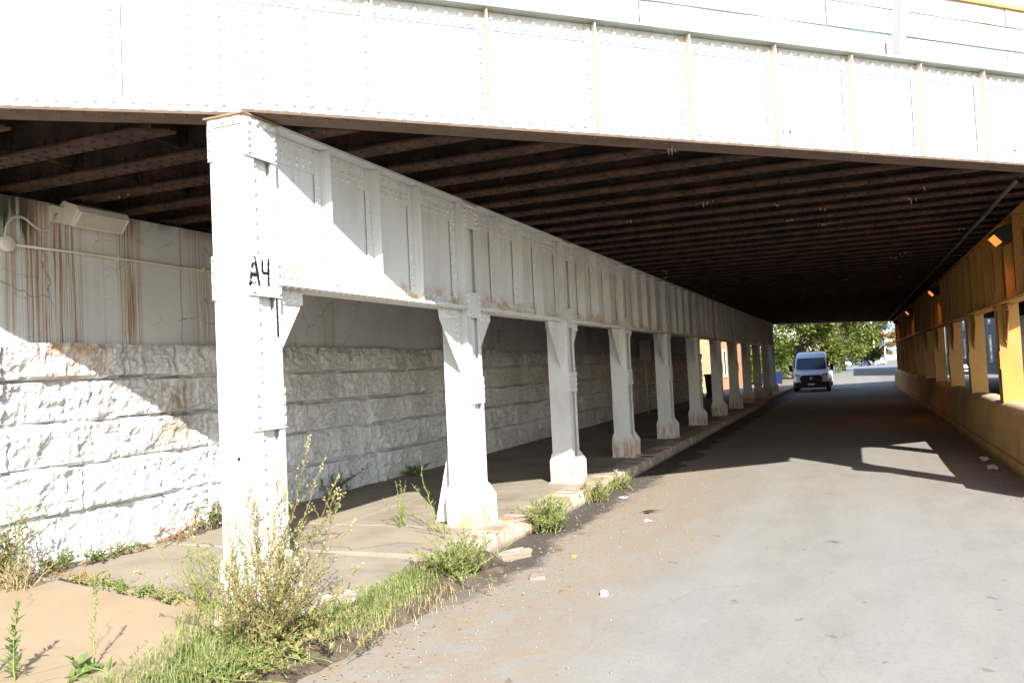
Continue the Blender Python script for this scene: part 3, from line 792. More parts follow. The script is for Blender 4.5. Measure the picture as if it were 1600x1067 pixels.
# ------------------------------------------------------------------ lamps
def wall_pack(label, loc, sx, lit, scale=1):
    t = thing('wall_light', label, 'lamp', loc, 0, 'amber wall lamps on the yellow girder' if lit else None)
    mb = MB()    # wedge housing: back plate, sloping front
    prof = [(0,-.02),(0,.20),(.07,.24),(.28,.16),(.30,.10),(.17,-.06)]
    mb.prism([(sx*p[0], -.36, p[1]) for p in prof], (0,.72,0)); mb.build('housing', BLACK if lit else CREAMBOX, t, bevel=.008)
    mb = MB(); a = Vector((sx*.18,0,-.055)); b = Vector((sx*.298,0,.09)); nn = Vector((sx*(.145),0,-.118)).normalized(); mid = (a+b)/2
    mb.obox(mid + nn*.010, (b-a)*.46, Vector((0,.31,0)), nn*.012); mb.build('lens', LENS_ON if lit else plain('frosted_lens', (.42,.40,.36), .25, .5), t)
    mb = MB(); mb.obox(mid + nn*.004, (b-a)*.53, Vector((0,.345,0)), nn*.012); mb.build('lens_frame', BLACK if lit else CREAMBOX, t)
    return t
lamp_y = [16.0, 28.7, 41.2, 54.6]; ll = ['amber lit wall lamp nearest the camera, high on the yellow girder', 'second amber wall lamp back along the yellow girder',
      'third amber wall lamp, small and far along the yellow girder', 'farthest amber wall lamp, by the far mouth']
for k, (y, lb) in enumerate(zip(lamp_y, ll)):
    t = wall_pack(lb, (2.56, y, 3.93), -1, True)
    mb = MB(); mb.tube([(.0,.25,.20),(-.02,.45,.30),(-.03,.5,.16),(-.0,.42,.02),(.02,.36,.10)], .012, 6); mb.build('cable', BLACK, t)
    ld = bpy.data.lights.new('lamp_glow', 'AREA'); ld.energy = 4.5; ld.color = (1,.36,.06); ld.shape = 'RECTANGLE'; ld.size = .5; ld.size_y = .12
    lo = bpy.data.objects.new('lamp_glow', ld); COL.objects.link(lo); lo.parent = t; lo.location = (-.30, 0, -.03)
    lo.rotation_euler = Vector((-.62,0,-.78)).to_track_quat('-Z','Y').to_euler()
# unlit broken fitting between lit lamps
wl = wall_pack('unlit cream wall light with frosted lens high on the stained concrete wall', (WX-.04, 7.12, 4.08), 1, False)
mb = MB(); mb.box(-.0, .07, -.50, -.361, -.02, .16); mb.build('mount_box', CREAMBOX, wl)
mb = MB(); P = [(.05,-1.07,-.28),(.06,-1.05,-.14),(.06,-.97,-.04),(.07,-.86,-.03),(.08,-.75,-.11),(.08,-.66,-.15),(.08,-.57,-.13),(.09,-.52,-.03),(.08,-.47,.06),(.05,-.42,.08)]
Q = []
for i in range(len(P)-1):
    for k in range(4): Q.append(Vector(P[i]).lerp(Vector(P[i+1]), k/4))
Q.append(Vector(P[-1])); Q = [Q[0]] + [(Q[i-1]+Q[i]+Q[i+1])/3 for i in range(1, len(Q)-1)] + [Q[-1]]
mb.tube(Q, .014, 8); mb.build('flexible_cable', GREY, wl)
cd = thing('conduit', 'thin pale conduit running level along the stained concrete wall from a round junction box', 'conduit', (WX-.03, 6.08, 3.74))
mb = MB(); mb.tube([(.02+.004*sin(i), .05+i*.8, 0.006*sin(i*1.3)) for i in range(40)], .017, 8)
for i in range(1, 30): mb.box(-.01, .045, i*1.45-.012, i*1.45+.012, -.03, .03)
mb.build('pipe', CREAMBOX, cd)
mb = MB(); mb.tube([(-.02,0,0),(.055,0,0),(.068,0,0)], [.088,.088,.074], 20); mb.build('junction_box', CREAMBOX, cd)
cr = thing('conduit', 'dark overhead conduit slung under the deck beside the amber lamps', 'conduit', (2.05, 12.3, 4.25))
mb = MB(); mb.tube([(.0,i*1.0,.01*sin(i*1.7)) for i in range(47)], .028, 8); mb.build('pipe', plain('dull_conduit', (.07,.06,.052), .7), cr)
for k in range(8):
    mb = MB(); mb.box(-.30, .35, 1.2+k*5.4, 1.24+k*5.4, .03, .055); mb.build('hanger', BROWN, cr)

# ------------------------------------------------------------------ sign post and cabinet in the dark left bay
sp = thing('sign_post', 'grey post with a blank sign panel standing by the dark left wall', 'sign', (-7.9, 33.4, .2))
mb = MB(); mb.box(-.03,.03,-.03,.03,0,3.0); mb.build('post', GREY, sp)
mb = MB(); mb.box(-.22,.22,-.045,-.033,2.15,2.95); mb.build('panel', GREY, sp)
def wheelie(name, label, loc, rz, mat, sc=1, group=None):
    t = thing(name, label, 'bin', loc, rz, group)
    mb = MB(); b = [(-.24,-.28),(.24,-.28),(.24,.28),(-.24,.28)]; tp = [(-.30,-.36),(.30,-.36),(.30,.36),(-.30,.36)]
    mb.add([(x*sc,y*sc,.06*sc) for x,y in b] + [(x*sc,y*sc,.98*sc) for x,y in tp], [(3,2,1,0),(4,5,6,7),(0,1,5,4),(1,2,6,5),(2,3,7,6),(3,0,4,7)])
    mb.build('body', mat, t, bevel=.02)
    mb = MB(); mb.prism([(-.33*sc,-.41*sc,.985*sc),(-.33*sc,.42*sc,.985*sc),(-.33*sc,.36*sc,1.06*sc),(-.33*sc,-.2*sc,1.075*sc),(-.33*sc,-.38*sc,1.04*sc)], (.66*sc,0,0)); mb.build('lid', mat, t)
    for q in (-1,1):
        mb = MB(); mb.tube([(q*.20*sc,.30*sc,.10*sc),(q*.27*sc,.30*sc,.10*sc)], .10*sc, 14); mb.build('wheel', TYRE, t)
    return t
wheelie('wheelie_bin', 'tall black bin in the dark behind the left columns', (-7.1, 45.0, .2), .2, BLACK, 1.25)
for k, (x, y, rz, lb) in enumerate([(-7.3, 70.0, .1, 'blue recycling bin at the left of its row past the far mouth'), (-6.55, 72.5, -.1, 'middle blue recycling bin past the far mouth'), (-6.2, 75.5, .15, 'blue recycling bin nearest the parked van')]):
    wheelie('wheelie_bin', lb, (x, y, 0), rz, BLUEBIN, 1.05, 'blue recycling bins')

# ------------------------------------------------------------------ vehicles
def loft(secs, nseg=6):
    """secs: list of (y, halfwidth, z0, z1, radius); returns verts, faces of a rounded box loft"""
    vs = []; fs = []; m = None
    for (y, hw, z0, z1, hwt, r) in secs:
        ring = []
        for (cx, cz, a0) in ((hwt-r, z1-r, 0), (-hwt+r, z1-r, 90), (-hw+r*.6, z0+r*.6, 180), (hw-r*.6, z0+r*.6, 270)):
            rr = r if a0 < 180 else r*.6
            for k in range(5):
                a = radians(a0 + 90*k/4); ring.append((cx + rr*cos(a), y, cz + rr*sin(a)))
        m = len(ring); vs += ring
    for i in range(len(secs)-1):
        for j in range(m): fs.append((i*m+j, i*m+(j+1)%m, (i+1)*m+(j+1)%m, (i+1)*m+j))
    fs += [tuple(range(m-1,-1,-1)), tuple(range((len(secs)-1)*m, len(secs)*m))]
    return vs, fs
def wheel(t, x, y, r, wd):
    mb = MB(); s = 1 if x > 0 else -1
    mb.tube([(x-s*wd/2,y,r),(x-s*wd*.4,y,r),(x+s*wd*.4,y,r),(x+s*wd/2,y,r)], [r*.9,r,r,r*.9], 24); wo = mb.build('wheel', TYRE, t)
    mb = MB(); mb.tube([(x+s*wd*.45,y,r),(x+s*wd*.53,y,r)], [r*.62,r*.55], 18); mb.build('rim', CHROME, wo)
van = thing('parked_van', 'white high roofed delivery van parked facing the camera at the far mouth', 'van', (-2.60, 55.4, 0), radians(1.0)); van.scale = (1.06,)*3
mb = MB()
mb.add(*loft([(0.0,.86,.42,.92,.80,.08),(.06,.94,.36,1.02,.86,.10),(.22,.99,.33,1.12,.90,.10),(.55,1.01,.31,1.22,.93,.09),(.86,1.01,.30,1.30,.94,.09),
              (1.10,1.02,.30,1.62,.92,.10),(1.45,1.02,.30,2.04,.88,.13),(1.72,1.02,.30,2.26,.85,.17),(2.1,1.02,.30,2.36,.85,.20),(3.2,1.02,.30,2.40,.86,.20),(5.3,1.02,.32,2.38,.86,.18),(5.5,1.0,.36,2.32,.84,.16)]), True)
mb.build('body', VANW, van)
mb = MB(); zc = 1.36
def wind(y, z, x): return (x, y, z)
pts = []
for (y, z, hw) in ((.895,1.36,.845),(1.06,1.58,.835),(1.25,1.82,.815),(1.42,2.02,.775)):
    pts += [(hw*q, y-.055-.02*(1-abs(q)), z) for q in (-1,-.6,0,.6,1)]
mb.add(pts, [(i*5+j, i*5+j+1, (i+1)*5+j+1, (i+1)*5+j) for i in range(3) for j in range(4)], True); mb.build('windscreen', GLASS, van)
mb = MB(); mb.prism([(-.56,-.035,.60),(.56,-.035,.60),(.66,-.02,.80),(.50,-.03,1.00),(-.50,-.03,1.00),(-.66,-.02,.80)], (0,.12,0)); gr = mb.build('grille', BLACK, van)
mb = MB()
for z in (.68,.78,.88): mb.box(-.52,.52,-.048,-.037,z-.012,z+.012)
mb.build('grille_bar', plain('dark_trim', (.06,.06,.065), .4), gr)
mb = MB(); mb.tube([(0,-.05,.80),(0,-.062,.80)], [.085,.075], 16); mb.build('badge', CHROME, gr)
mb = MB(); mb.add(*loft([(-.07,.84,.26,.56,.84,.07),(.0,1.0,.24,.60,.99,.08),(.35,1.035,.24,.60,1.03,.06)])); mb.build('bumper', BLACK, van)
mb = MB(); mb.box(-.20,.20,-.085,-.075,.40,.52); mb.build('number_plate', LITTER, van)
for q in (-1,1):
    mb = MB(); mb.prism([(q*.56,-.02,.90),(q*.84,.06,.86),(q*.90,.10,1.12),(q*.66,-.0,1.06)], (0,.10,0)); hl = mb.build('headlight', HEADL, van, recalc=True)
    mb = MB(); mb.prism([(q*.80,.035,.87),(q*.865,.05,.865),(q*.915,.085,1.10),(q*.85,.06,1.085)], (0,.06,0)); mb.build('turn_lamp', ORL, hl, recalc=True)
    mb = MB(); mb.obox((q*1.17,1.12,1.42), (.095,0,0), (0,.06,0), (0,0,.19)); mb.obox((q*1.06,1.15,1.34), (.06,0,0), (0,.03,0), (0,0,.035)); mb.build('mirror', BLACK, van, bevel=.03)
    mb = MB(); mb.prism([(q*.915,1.15,1.42),(q*.915,2.05,1.42),(q*.885,2.0,2.02),(q*.895,1.50,2.0)], (q*.10,0,0)); mb.build('side_window', GLASS, van, recalc=True)
    mb = MB(); mb.obox((q*.42,.83,1.285), (.20,0,0), (0,.03,.006), (0,0,.008)); mb.build('wiper', BLACK, van)
    for y in (.95, 4.35): wheel(van, q*.93, y, .36, .24)

def car(label, loc, rz, paint, suv=False, group=None):
    t = thing('parked_car', label, 'car', loc, rz, group); h = 1.0 if not suv else 1.12; rf = 1.45 if not suv else 1.75; hw = .90
    mb = MB(); mb.add(*loft([(0,.78,.35,.72,.74,.08),(.1,.87,.28,.80*h,.84,.10),(1.2,.90,.24,.95*h,.86,.10),(2.0,.90,.24,.98*h,.88,.08),(3.6,.90,.24,1.0*h,.88,.08),(4.3,.88,.28,.98*h,.84,.12),(4.5,.80,.36,.86*h,.76,.1)]), True); mb.build('body', paint, t)
    mb = MB(); y1, y2, y3, y4 = (1.25,1.95,3.4,4.15) if not suv else (1.3,1.95,4.0,4.35)
    mb.add(*loft([(y1,.80,.90*h,.95*h,.76,.02),(y2,.80,.90*h,rf,.62,.08),(y3,.80,.90*h,rf,.62,.08),(y4,.80,.90*h,1.0*h,.76,.02)]), True); mb.build('cabin_glass', GLASS, t)
    mb = MB(); mb.add(*loft([(y2+.02,.63,rf-.03,rf+.02,.60,.02),(y3,.63,rf-.03,rf+.02,.60,.02)])); mb.build('roof', paint, t)
    for q in (-1,1):
        mb = MB(); mb.prism([(q*.50,-.02,.60),(q*.76,.05,.60),(q*.80,.09,.74),(q*.54,.0,.72)], (0,.08,0)); mb.build('headlight', HEADL, t, recalc=True)
        mb = MB(); mb.prism([(q*.55,4.45,.66),(q*.80,4.40,.66),(q*.80,4.38,.86),(q*.55,4.43,.86)], (0,.10,0)); mb.build('tail_light', REDL, t, recalc=True)
        for y in (.85, 3.55): wheel(t, q*.80, y, .33, .20)
    mb = MB(); mb.prism([(-.45,-.03,.42),(.45,-.03,.42),(.5,-.02,.62),(-.5,-.02,.62)], (0,.06,0)); mb.build('grille', BLACK, t)
    return t
car('white estate car far down the road beyond the van', (-1.5, 186, .004), 0, CARW, True)
car('dark blue car far down the road beside a white one', (2.1, 186, .004), .1, CARB)
car('white car parked close behind the delivery van', (-2.55, 66, 0), 0, CARW, True)
car('white car parked beyond the gaps between the yellow columns', (9.2, 84, 0), 0, CARW)
car('small red car beyond the van, in front of the trees', (-5.4, 190, .004), .4, CARR)
car('pale car at the far right, beyond the light pole', (6.6, 205, .0), 1.4, CARW)

# ------------------------------------------------------------------ vegetation
def leaf(mb, p, d, L, wd, roll, fold=.25, droop=0):
    d = d.normalized(); side = d.cross(Vector((0,0,1)))
    if side.length < .05: side = d.cross(Vector((1,0,0)))
    side.normalize(); upn = side.cross(d)
    s2 = side*cos(roll) + upn*sin(roll); u2 = upn*cos(roll) - side*sin(roll)
    m = p + d*L*.45; e = p + d*L - Vector((0,0,droop*L))
    mb.add([p, m + s2*wd/2 + u2*fold*wd/2, e, m - s2*wd/2 + u2*fold*wd/2, m], [(0,4,1),(1,4,2),(2,4,3),(3,4,0)])
def weed(name, label, base, stems, leaf_m, stem_m, ll=.06, lw=.018, step=.035, twig=.16, seed_m=None, seed_from=.8, cat='weed', group=None, start=.12, r0=.006):
    t = thing(name, label, cat, base, 0, group); sm = MB(); lm = MB(); hm = MB()
    for (bx_, by_, tip, bend) in stems:
        a = Vector((bx_, by_, 0)); b = Vector(tip); n = 12; P = []
        bow = Vector((R.gauss(0,bend), R.gauss(0,bend), abs(R.gauss(0,bend))*.5))
        for i in range(n+1):
            q = i/n; P.append(a.lerp(b, q) + bow*sin(pi*q) + Vector((R.gauss(0,.004),R.gauss(0,.004),0)))
        sm.tube(P, [r0*(1-.8*i/n) for i in range(n+1)], 5)
        L = (b-a).length; k = int(L/step)
        for i in range(k):
            q = start + (1-start)*i/k; x = q*n; i0 = min(int(x), n-1); p = P[i0].lerp(P[i0+1], x-i0); ax = (P[i0+1]-P[i0]).normalized()
            ang = R.uniform(0, 2*pi); out = Vector((cos(ang), sin(ang), R.uniform(.1,.8)))
            d = (out + ax*.5).normalized(); sc = (1.15 - .6*q)*R.uniform(.6,1.25)
            if seed_m and q > seed_from:
                for w_ in range(3):
                    leaf(hm, p + Vector((R.gauss(0,.008),R.gauss(0,.008),R.gauss(0,.008))), (ax + Vector((R.gauss(0,.6),R.gauss(0,.6),R.gauss(0,.4)))).normalized(), .024, .014, R.uniform(0,6))
            else: leaf(lm, p, d, ll*sc, lw*sc, R.uniform(-.7,.7), droop=R.uniform(0,.5))
            if twig and R.random() < .33 and .15 < q < .92:
                tl = twig*(1.2-q)*R.uniform(.6,1.6); e = p + (out*.8 + ax*.7).normalized()*tl; sm.tube([p, p.lerp(e,.5)+Vector((0,0,.01)), e], [.002,.0016,.001], 3, False)
                kk = max(3, int(tl/.022))
                for j in range(kk):
                    pp = p.lerp(e, (j+.6)/kk); an = R.uniform(0,2*pi)
                    if seed_m and q > .72 and j > kk*.5:
                        leaf(hm, pp, Vector((cos(an),sin(an),.6)), .020, .012, R.uniform(0,6)); leaf(hm, pp, Vector((sin(an),cos(an),.9)), .020, .012, R.uniform(0,6))
                    else: leaf(lm, pp, Vector((cos(an),sin(an),.4)) + (e-p).normalized(), ll*.62*R.uniform(.6,1.2), lw*.7, R.uniform(-.7,.7), droop=.2)
    if len(hm.f) < 600: lm.add(hm.v, hm.f); hm = MB()
    sm.build('stem', stem_m, t)
    if lm.f: lm.build('leaves', leaf_m, t)
    if hm.f: hm.build('seed_heads', seed_m, t)['kind'] = 'stuff'
    return t
def rs(n, sx, sy, h0, h1, lx=0, ly=0, spread=.25, bend=.03, br=.08):
    out = []
    for i in range(n):
        h = R.uniform(h0, h1); out.append((R.gauss(0,br*sx), R.gauss(0,br*sy), (R.gauss(lx,spread*sx), R.gauss(ly,spread*sy), h), bend))
    return out
def grass(name, label, pts, n, h, mat, width=.006, cat='grass', spread=.10, kind=None, group=None, lean=.45):
    c = Vector(pts[0]); mb = MB()
    for i in range(n):
        k = R.uniform(0, len(pts)-1); i0 = min(int(k), len(pts)-2) if len(pts) > 1 else 0
        p = (Vector(pts[i0]).lerp(Vector(pts[i0+1]), k-i0) if len(pts) > 1 else Vector(pts[0])) + Vector((R.gauss(0,spread), R.gauss(0,spread), 0))
        if p.y < 8.5 and pts[0][2] < .19: p.z = max(0, soil_z(p.x, p.y)) - .01
        hh = h*R.uniform(.35,1.15); an = R.uniform(0,2*pi); ln = R.uniform(.05,lean)*hh; d = Vector((cos(an),sin(an),0)); s = Vector((-sin(an),cos(an),0))*width*R.uniform(.6,1.3)
        q = p-c; a = q; b = q + d*ln*.35 + Vector((0,0,hh*.55)); e = q + d*ln*1.2 + Vector((0,0,hh*R.uniform(.75,1)))
        mb.add([a-s, a+s, b+s*.75, b-s*.75, e], [(0,1,2,3),(3,2,4)])
    o = mb.build(name, mat, None, loc=c); tag(o, label, cat, group, kind); return o
random_state = R.getstate()

# tall mixed weed at the foot of the marked column
st = [(0.0,0.0,(.30,.35,1.62),.03),(.03,.02,(.12,.25,1.25),.04),(-.04,0,(-.06,.05,1.30),.03),(-.06,.03,(-.22,-.02,1.02),.05),(.04,-.03,(.58,.35,1.18),.06),(.05,0,(.72,.30,.98),.06),
      (.03,.04,(.62,.22,.72),.06),(-.05,-.02,(-.30,.10,.75),.05),(.02,-.05,(.38,.05,.85),.05),(0,.05,(.22,.42,1.05),.04),(-.02,.0,(.02,-.10,.8),.05),(.05,.05,(.70,.42,.62),.05),(.0,.0,(.42,.55,1.28),.04)] + [(.02,.02,(.05,.3,1.45),.05),(-.03,.02,(-.12,.2,1.12),.05),(.02,.05,(.36,.45,1.42),.04),(.04,.02,(.50,.42,1.2),.05)] + rs(13, 1.5, 1, .45, 1.0, .18, .10, .30)
weed('tall_weed', 'tall straggly weed with red tinted leaves and pink seed heads before the marked column', (-4.26, 5.02, .08), st, L_WEED, STEM, .060, .022, (.021), .22, L_SEED, .92, r0=.005)
weed('tall_weed', 'low leafy weed thicket with orange leaves at the foot of the marked column', (-4.05, 5.22, .08), rs(13, 1.3, 1.3, .18, .45, .05, .08, .24, .04, .14), L_WEED, STEM, .060, .026, .018, .14, r0=.004)
weed('tall_weed', 'thin grey green weed climbing the front of the marked column', (-4.55, 5.05, .1), [(0,0,(.02,.12,1.02),.03),(.05,0,(.18,.1,1.22),.03),(-.05,.02,(-.10,.08,.72),.04),(.08,.03,(.10,.1,.8),.05),(-.02,.05,(-.16,.1,.55),.04)], L_WEED, STEM_G, .038, .013, .026, .14, L_SEED, .85)
weed('feathery_weed', 'pale feathery weed left of the marked column foot', (-5.25, 5.62, .16), rs(13, 1.1, 1, .30, .62, -.05, .05, .20, .05), L_GRASS, STEM_G, .045, .008, .016, .14)
weed('feathery_weed', 'wispy pale weed spreading on the pavement behind the marked column', (-5.55, 6.2, .19), rs(9, 1.2, 1, .25, .52, -.15, .1, .24, .05), L_GRASS, STEM_G, .04, .008, .018, .14)
weed('lance_leaf_weed', 'upright dark green weed with lance leaves in the near left corner', (-5.32, 3.88, .19), [(0,0,(.02,.02,.52),.01)], L_FRESH, STEM_G, .13, .030, .0085, 0, start=.05, r0=.008)
weed('lance_leaf_weed', 'small dark weed with lance leaves at the left picture edge', (-5.50, 3.80, .19), [(0,0,(-.02,.05,.40),.01)], L_FRESH, STEM_G, .11, .026, .010, 0, start=.05, r0=.007)
weed('goldenrod', 'single thin goldenrod stalk with pale flower plume on the near paving', (-5.00, 4.22, .19), [(0,0,(-.03,.06,.62),.015)], L_GRASS, STEM_G, .06, .014, .02, .09, leaf_mat('pale_plume', [(.38,.37,.16),(.48,.45,.22),(.30,.31,.10)], 12), .62, start=.1)
weed('leafy_weed', 'broad leaved green rosette beneath the thin goldenrod stalk', (-4.98, 4.08, .18), rs(7, 1, 1, .05, .16, 0, 0, .12, .01), L_FRESH, STEM_G, .14, .07, .05, 0)
weed('creeping_weed', 'low green creeper covering the kerb strip in the near foreground', (-4.35, 4.45, .09), rs(70, 1.0, 1.9, .03, .12, .0, .0, .28, .02, .26), L_FRESH, STEM_G, .05, .028, .026, .05, r0=.003)
weed('creeping_weed', 'dark green creeper at the road edge in front of the tall weed', (-4.12, 4.80, .08), rs(55, 1.0, 1.4, .04, .20, .0, .0, .22, .02, .24), L_WEED, STEM_G, .05, .022, .024, .06, r0=.003)
weed('bushy_weed', 'bushy weed with dry stalks against the wall at the left picture edge', (-8.0, 5.72, .19), rs(16, 1, 1, .45, .95, -.05, .05, .18, .05), L_WEED, L_DRY, .08, .035, .03, .18, L_SEED, .9)
weed('dry_weed', 'tangle of dry pinkish stems at the left wall foot', (-7.75, 5.75, .19), rs(26, 1, 1, .15, .42, 0, 0, .18, .06), L_DRY, L_DRY, .06, .015, .04, .14)
# weeds along the foot of the wall
wl_pts = [(-8.05,6.45,.25,L_FRESH,'fresh green'),(-8.0,6.95,.14,L_FRESH,'low spreading'),(-8.05,7.45,.20,L_GRASS,'yellow green'),(-8.02,7.9,.26,L_RED,'red and yellow'),(-8.05,8.35,.34,L_RED,'tall reddish'),(-8.02,8.7,.42,L_FRESH,'dark green'),(-8.05,9.1,.40,L_RED,'red leaved'),(-8.02,9.5,.46,L_RED,'crimson tipped'),(-8.05,11.6,.42,L_FRESH,'broad dark'),(-8.05,14.2,.22,L_FRESH,'small shaded')]
wl_where = ['beside the bush at the wall foot','on the pavement left of the big leaves','at the wall foot beneath the rust streaks','at the wall foot, first of the red patch','in the middle of the red patch by the wall','with large leaves by the wall','by the wall, left of the marked column','by the wall, hard against the marked column','in the shade behind the tall weed','far along the shaded wall foot']
for (x, y, h, m, ad), wh in zip(wl_pts, wl_where):
    weed('wall_foot_weed', '%s weed %s' % (ad, wh), (x, y, .2), rs(11, 1, 2.4, h*.4, h, .08, 0, .10, .04), m, STEM, .075 if m is L_FRESH else .05, .036 if m is L_FRESH else .018, .020, .10, L_SEED if m is L_RED else None, .75, group='weeds along the wall foot')
# weeds in the joint of the paving
for k, (x, y, ad) in enumerate([(-7.35,6.13,'dusty purple'),(-7.0,6.03,'grey leaved'),(-6.62,5.95,'dark green'),(-6.2,5.86,'fresh green'),(-5.8,5.76,'yellowish')]):
    weed('joint_weed', '%s low weed in the paving joint, %s along it from the left' % (ad, ['first','second','third','fourth','fifth'][k]), (x, y, .19), rs(14, 1.6, .5, .05, .14, 0, 0, .10, .01), [L_RED,L_DRY,L_FRESH,L_FRESH,L_GRASS][k], STEM_G, .035, .018, .014, .05, group='weeds in the paving joint')
# grass strip along the broken kerb
def zs_(y): return .10
grass('verge_grass', 'bright green grass strip along the broken kerb behind the tall weed', [(-4.05,5.5,.08),(-4.04,6.1,.08),(-4.0,6.6,.08),(-4.04,7.2,.08)], 2600, .19, L_GRASS, .0045, lean=.9, spread=.10, kind='stuff')
grass('verge_grass', 'grass and straw at the near foreground edge of the paving', [(-4.85,3.6,.1),(-4.5,4.1,.1),(-4.3,4.6,.1),(-4.5,4.95,.1),(-4.75,5.2,.1)], 2600, .17, L_GRASS, .004, lean=1.0, spread=.16, kind='stuff')
grass('verge_grass', 'sparse grass spilling over the broken slab edge left of the marked column', [(-4.62,3.7,.2),(-4.58,4.3,.2),(-4.8,4.8,.2),(-5.05,5.3,.2),(-5.3,5.62,.2)], 420, .13, L_GRASS, .0035, lean=1.2, spread=.07, kind='stuff')
grass('dry_grass', 'dry straw litter scattered in the verge below the weeds', [(-4.6,4.0,.1),(-4.2,4.9,.09),(-3.95,5.6,.07),(-3.85,6.5,.05),(-3.75,7.4,.03)], 1300, .10, L_DRY, .0035, spread=.15, lean=1.6, kind='stuff')
weed('kerb_clump', 'large grassy clump at the kerb end before the braced column', (-3.92, 7.75, .03), rs(64, 1.1, 1.6, .16, .46, .02, 0, .22, .05), L_GRASS, STEM_G, .07, .014, .018, .10, group='clumps along the kerb')
weed('kerb_clump', 'round green clump at the kerb between the second and third columns', (-3.88, 10.35, .01), rs(60, 1, 1.7, .18, .50, .02, 0, .24, .04), L_GRASS, STEM_G, .075, .016, .018, .10, group='clumps along the kerb')
weed('kerb_clump', 'yellowish clump at the kerb just past the third column', (-3.90, 12.7, .01), rs(34, 1, 1.6, .14, .38, .02, 0, .18, .04), L_WEED, STEM_G, .065, .018, .022, .10, group='clumps along the kerb')
weed('kerb_clump', 'smallest green clump at the kerb where the shadow begins', (-3.88, 14.0, .01), rs(20, 1, 1.4, .14, .34, .02, 0, .17, .03), L_FRESH, STEM_G, .06, .02, .022, .10, group='clumps along the kerb')
weed('runner_weed', 'long arching weed runners beside the braced column foot', (-4.72, 8.95, .2), [(0,0,(-.55,.25,.58),.05),(.02,.0,(-.42,.28,.86),.06),(.05,.05,(-.75,.1,.35),.05),(.1,0,(.1,-.2,.30),.04),(.0,-.1,(-.25,-.2,.28),.04),(.15,-.25,(.25,-.5,.25),.04)], L_GRASS, STEM_G, .05, .012, .018, .08)
weed('runner_weed', 'small upright weed on the open pavement left of the braced column', (-5.5, 9.35, .2), rs(7, 1, 1, .15, .62, 0, 0, .10, .03), L_GRASS, STEM_G, .05, .014, .02, .09)

def tree(name, label, loc, h, cr, mat, n, ls=.30, trunk_h=None, group=None, lean=(0,0)):
    t = thing(name, label, 'tree', loc, 0, group); th = trunk_h or h*.35; tm = MB()
    tm.tube([(0,0,-.1),(.05*h/8,0,th*.5),(lean[0]*.3,lean[1]*.3,th),(lean[0],lean[1],h*.8)], [.022*h,.016*h,.012*h,.003*h], 10)
    cl = []
    for i in range(int(15+cr*3)):
        a = R.uniform(0,2*pi); q = R.random()**.5*cr; z = th*.45 + (h-th*.45)*R.uniform(0,1); fac = 1 - .55*abs((z-th)/(h-th)*1.0-.35)
        c = Vector((lean[0]+cos(a)*q*fac, lean[1]+sin(a)*q*fac, z)); cl.append((c, R.uniform(.16,.34)*cr))
        tm.tube([(lean[0]*.4,lean[1]*.4,th*R.uniform(.7,1.2)), ((c.x+lean[0]*.4)*.5, (c.y+lean[1]*.4)*.5, (th+c.z)*.5), c], [.005*h,.0035*h,.001*h], 5, False)
    tm.build('trunk', BARK, t); lm = MB()
    for i in range(n):
        c, r = R.choice(cl); v = Vector((R.gauss(0,1),R.gauss(0,1),R.gauss(0,.8))); v = v.normalized()*r*R.random()**.4
        d = Vector((R.gauss(0,1),R.gauss(0,1),R.gauss(-.2,.7)))
        leaf(lm, c+v, d, ls*R.uniform(.6,1.3), ls*.6, R.uniform(-1,1))
    lm.build('crown', mat, t); return t
tg = 'trees beyond the far mouth'
tree('broadleaf_tree', 'dense green tree left of the van beyond the far mouth', (-9.6, 84, 0), 11, 4.6, L_TREE, 11000, .40, 2.6, tg)
tree('broadleaf_tree', 'large green tree arching over the parked van', (-6.3, 96, 0), 12.5, 5.2, L_TREE2, 12000, .42, 2.8, tg, (1.5,0))
tree('broadleaf_tree', 'bright yellow green tree behind the van roof', (-4.4, 118, 0), 12, 5.2, L_TREE2, 9000, .46, 2.6, tg, (1,0))
tree('broadleaf_tree', 'dark tree behind the blue bins', (-11, 104, 0), 11, 6, L_TREE, 9000, .45, 2.2, tg)
tree('broadleaf_tree', 'tall green tree hanging over the far lane', (-1.6, 135, 0), 14, 6.0, L_TREE2, 9000, .5, 4.6, tg, (1.0,0))
tree('broadleaf_tree', 'low yellowing tree beyond the far parked cars', (-.6, 214, 0), 9.5, 6.0, L_TREE2, 4000, .6, 2, tg)
tree('broadleaf_tree', 'yellow olive tree right of the far light pole', (3.4, 226, 0), 8.5, 5.0, L_TREE2, 3500, .6, 2, tg)
tree('broadleaf_tree', 'small orange autumn tree at the right of the far opening', (6.6, 216, 0), 11, 3.4, L_AUT, 3500, .55, 2.4, tg)
for k, (x, y) in enumerate([(-13.5, 70), (-14, 58)]):
    tree('garden_tree', ['green garden tree seen through the far left columns','shrubby tree beside the brick house'][k], (x, y, 0), 5.5, 2.4, L_TREE2, 2500, .25, 1.2, 'garden trees')
mb = MB(); vs = []
for k in range(3000):
    a = R.uniform(0,1); p = Vector((R.gauss(-8.6,.7), 79 + 8*a, abs(R.gauss(.5,.5)))); leaf(mb, p, Vector((R.gauss(0,1),R.gauss(0,1),R.gauss(.2,.6))), .28, .16, R.uniform(-1,1))
o = mb.build('hedge', L_TREE); tag(o, 'dark green hedge behind the blue bins', 'hedge')

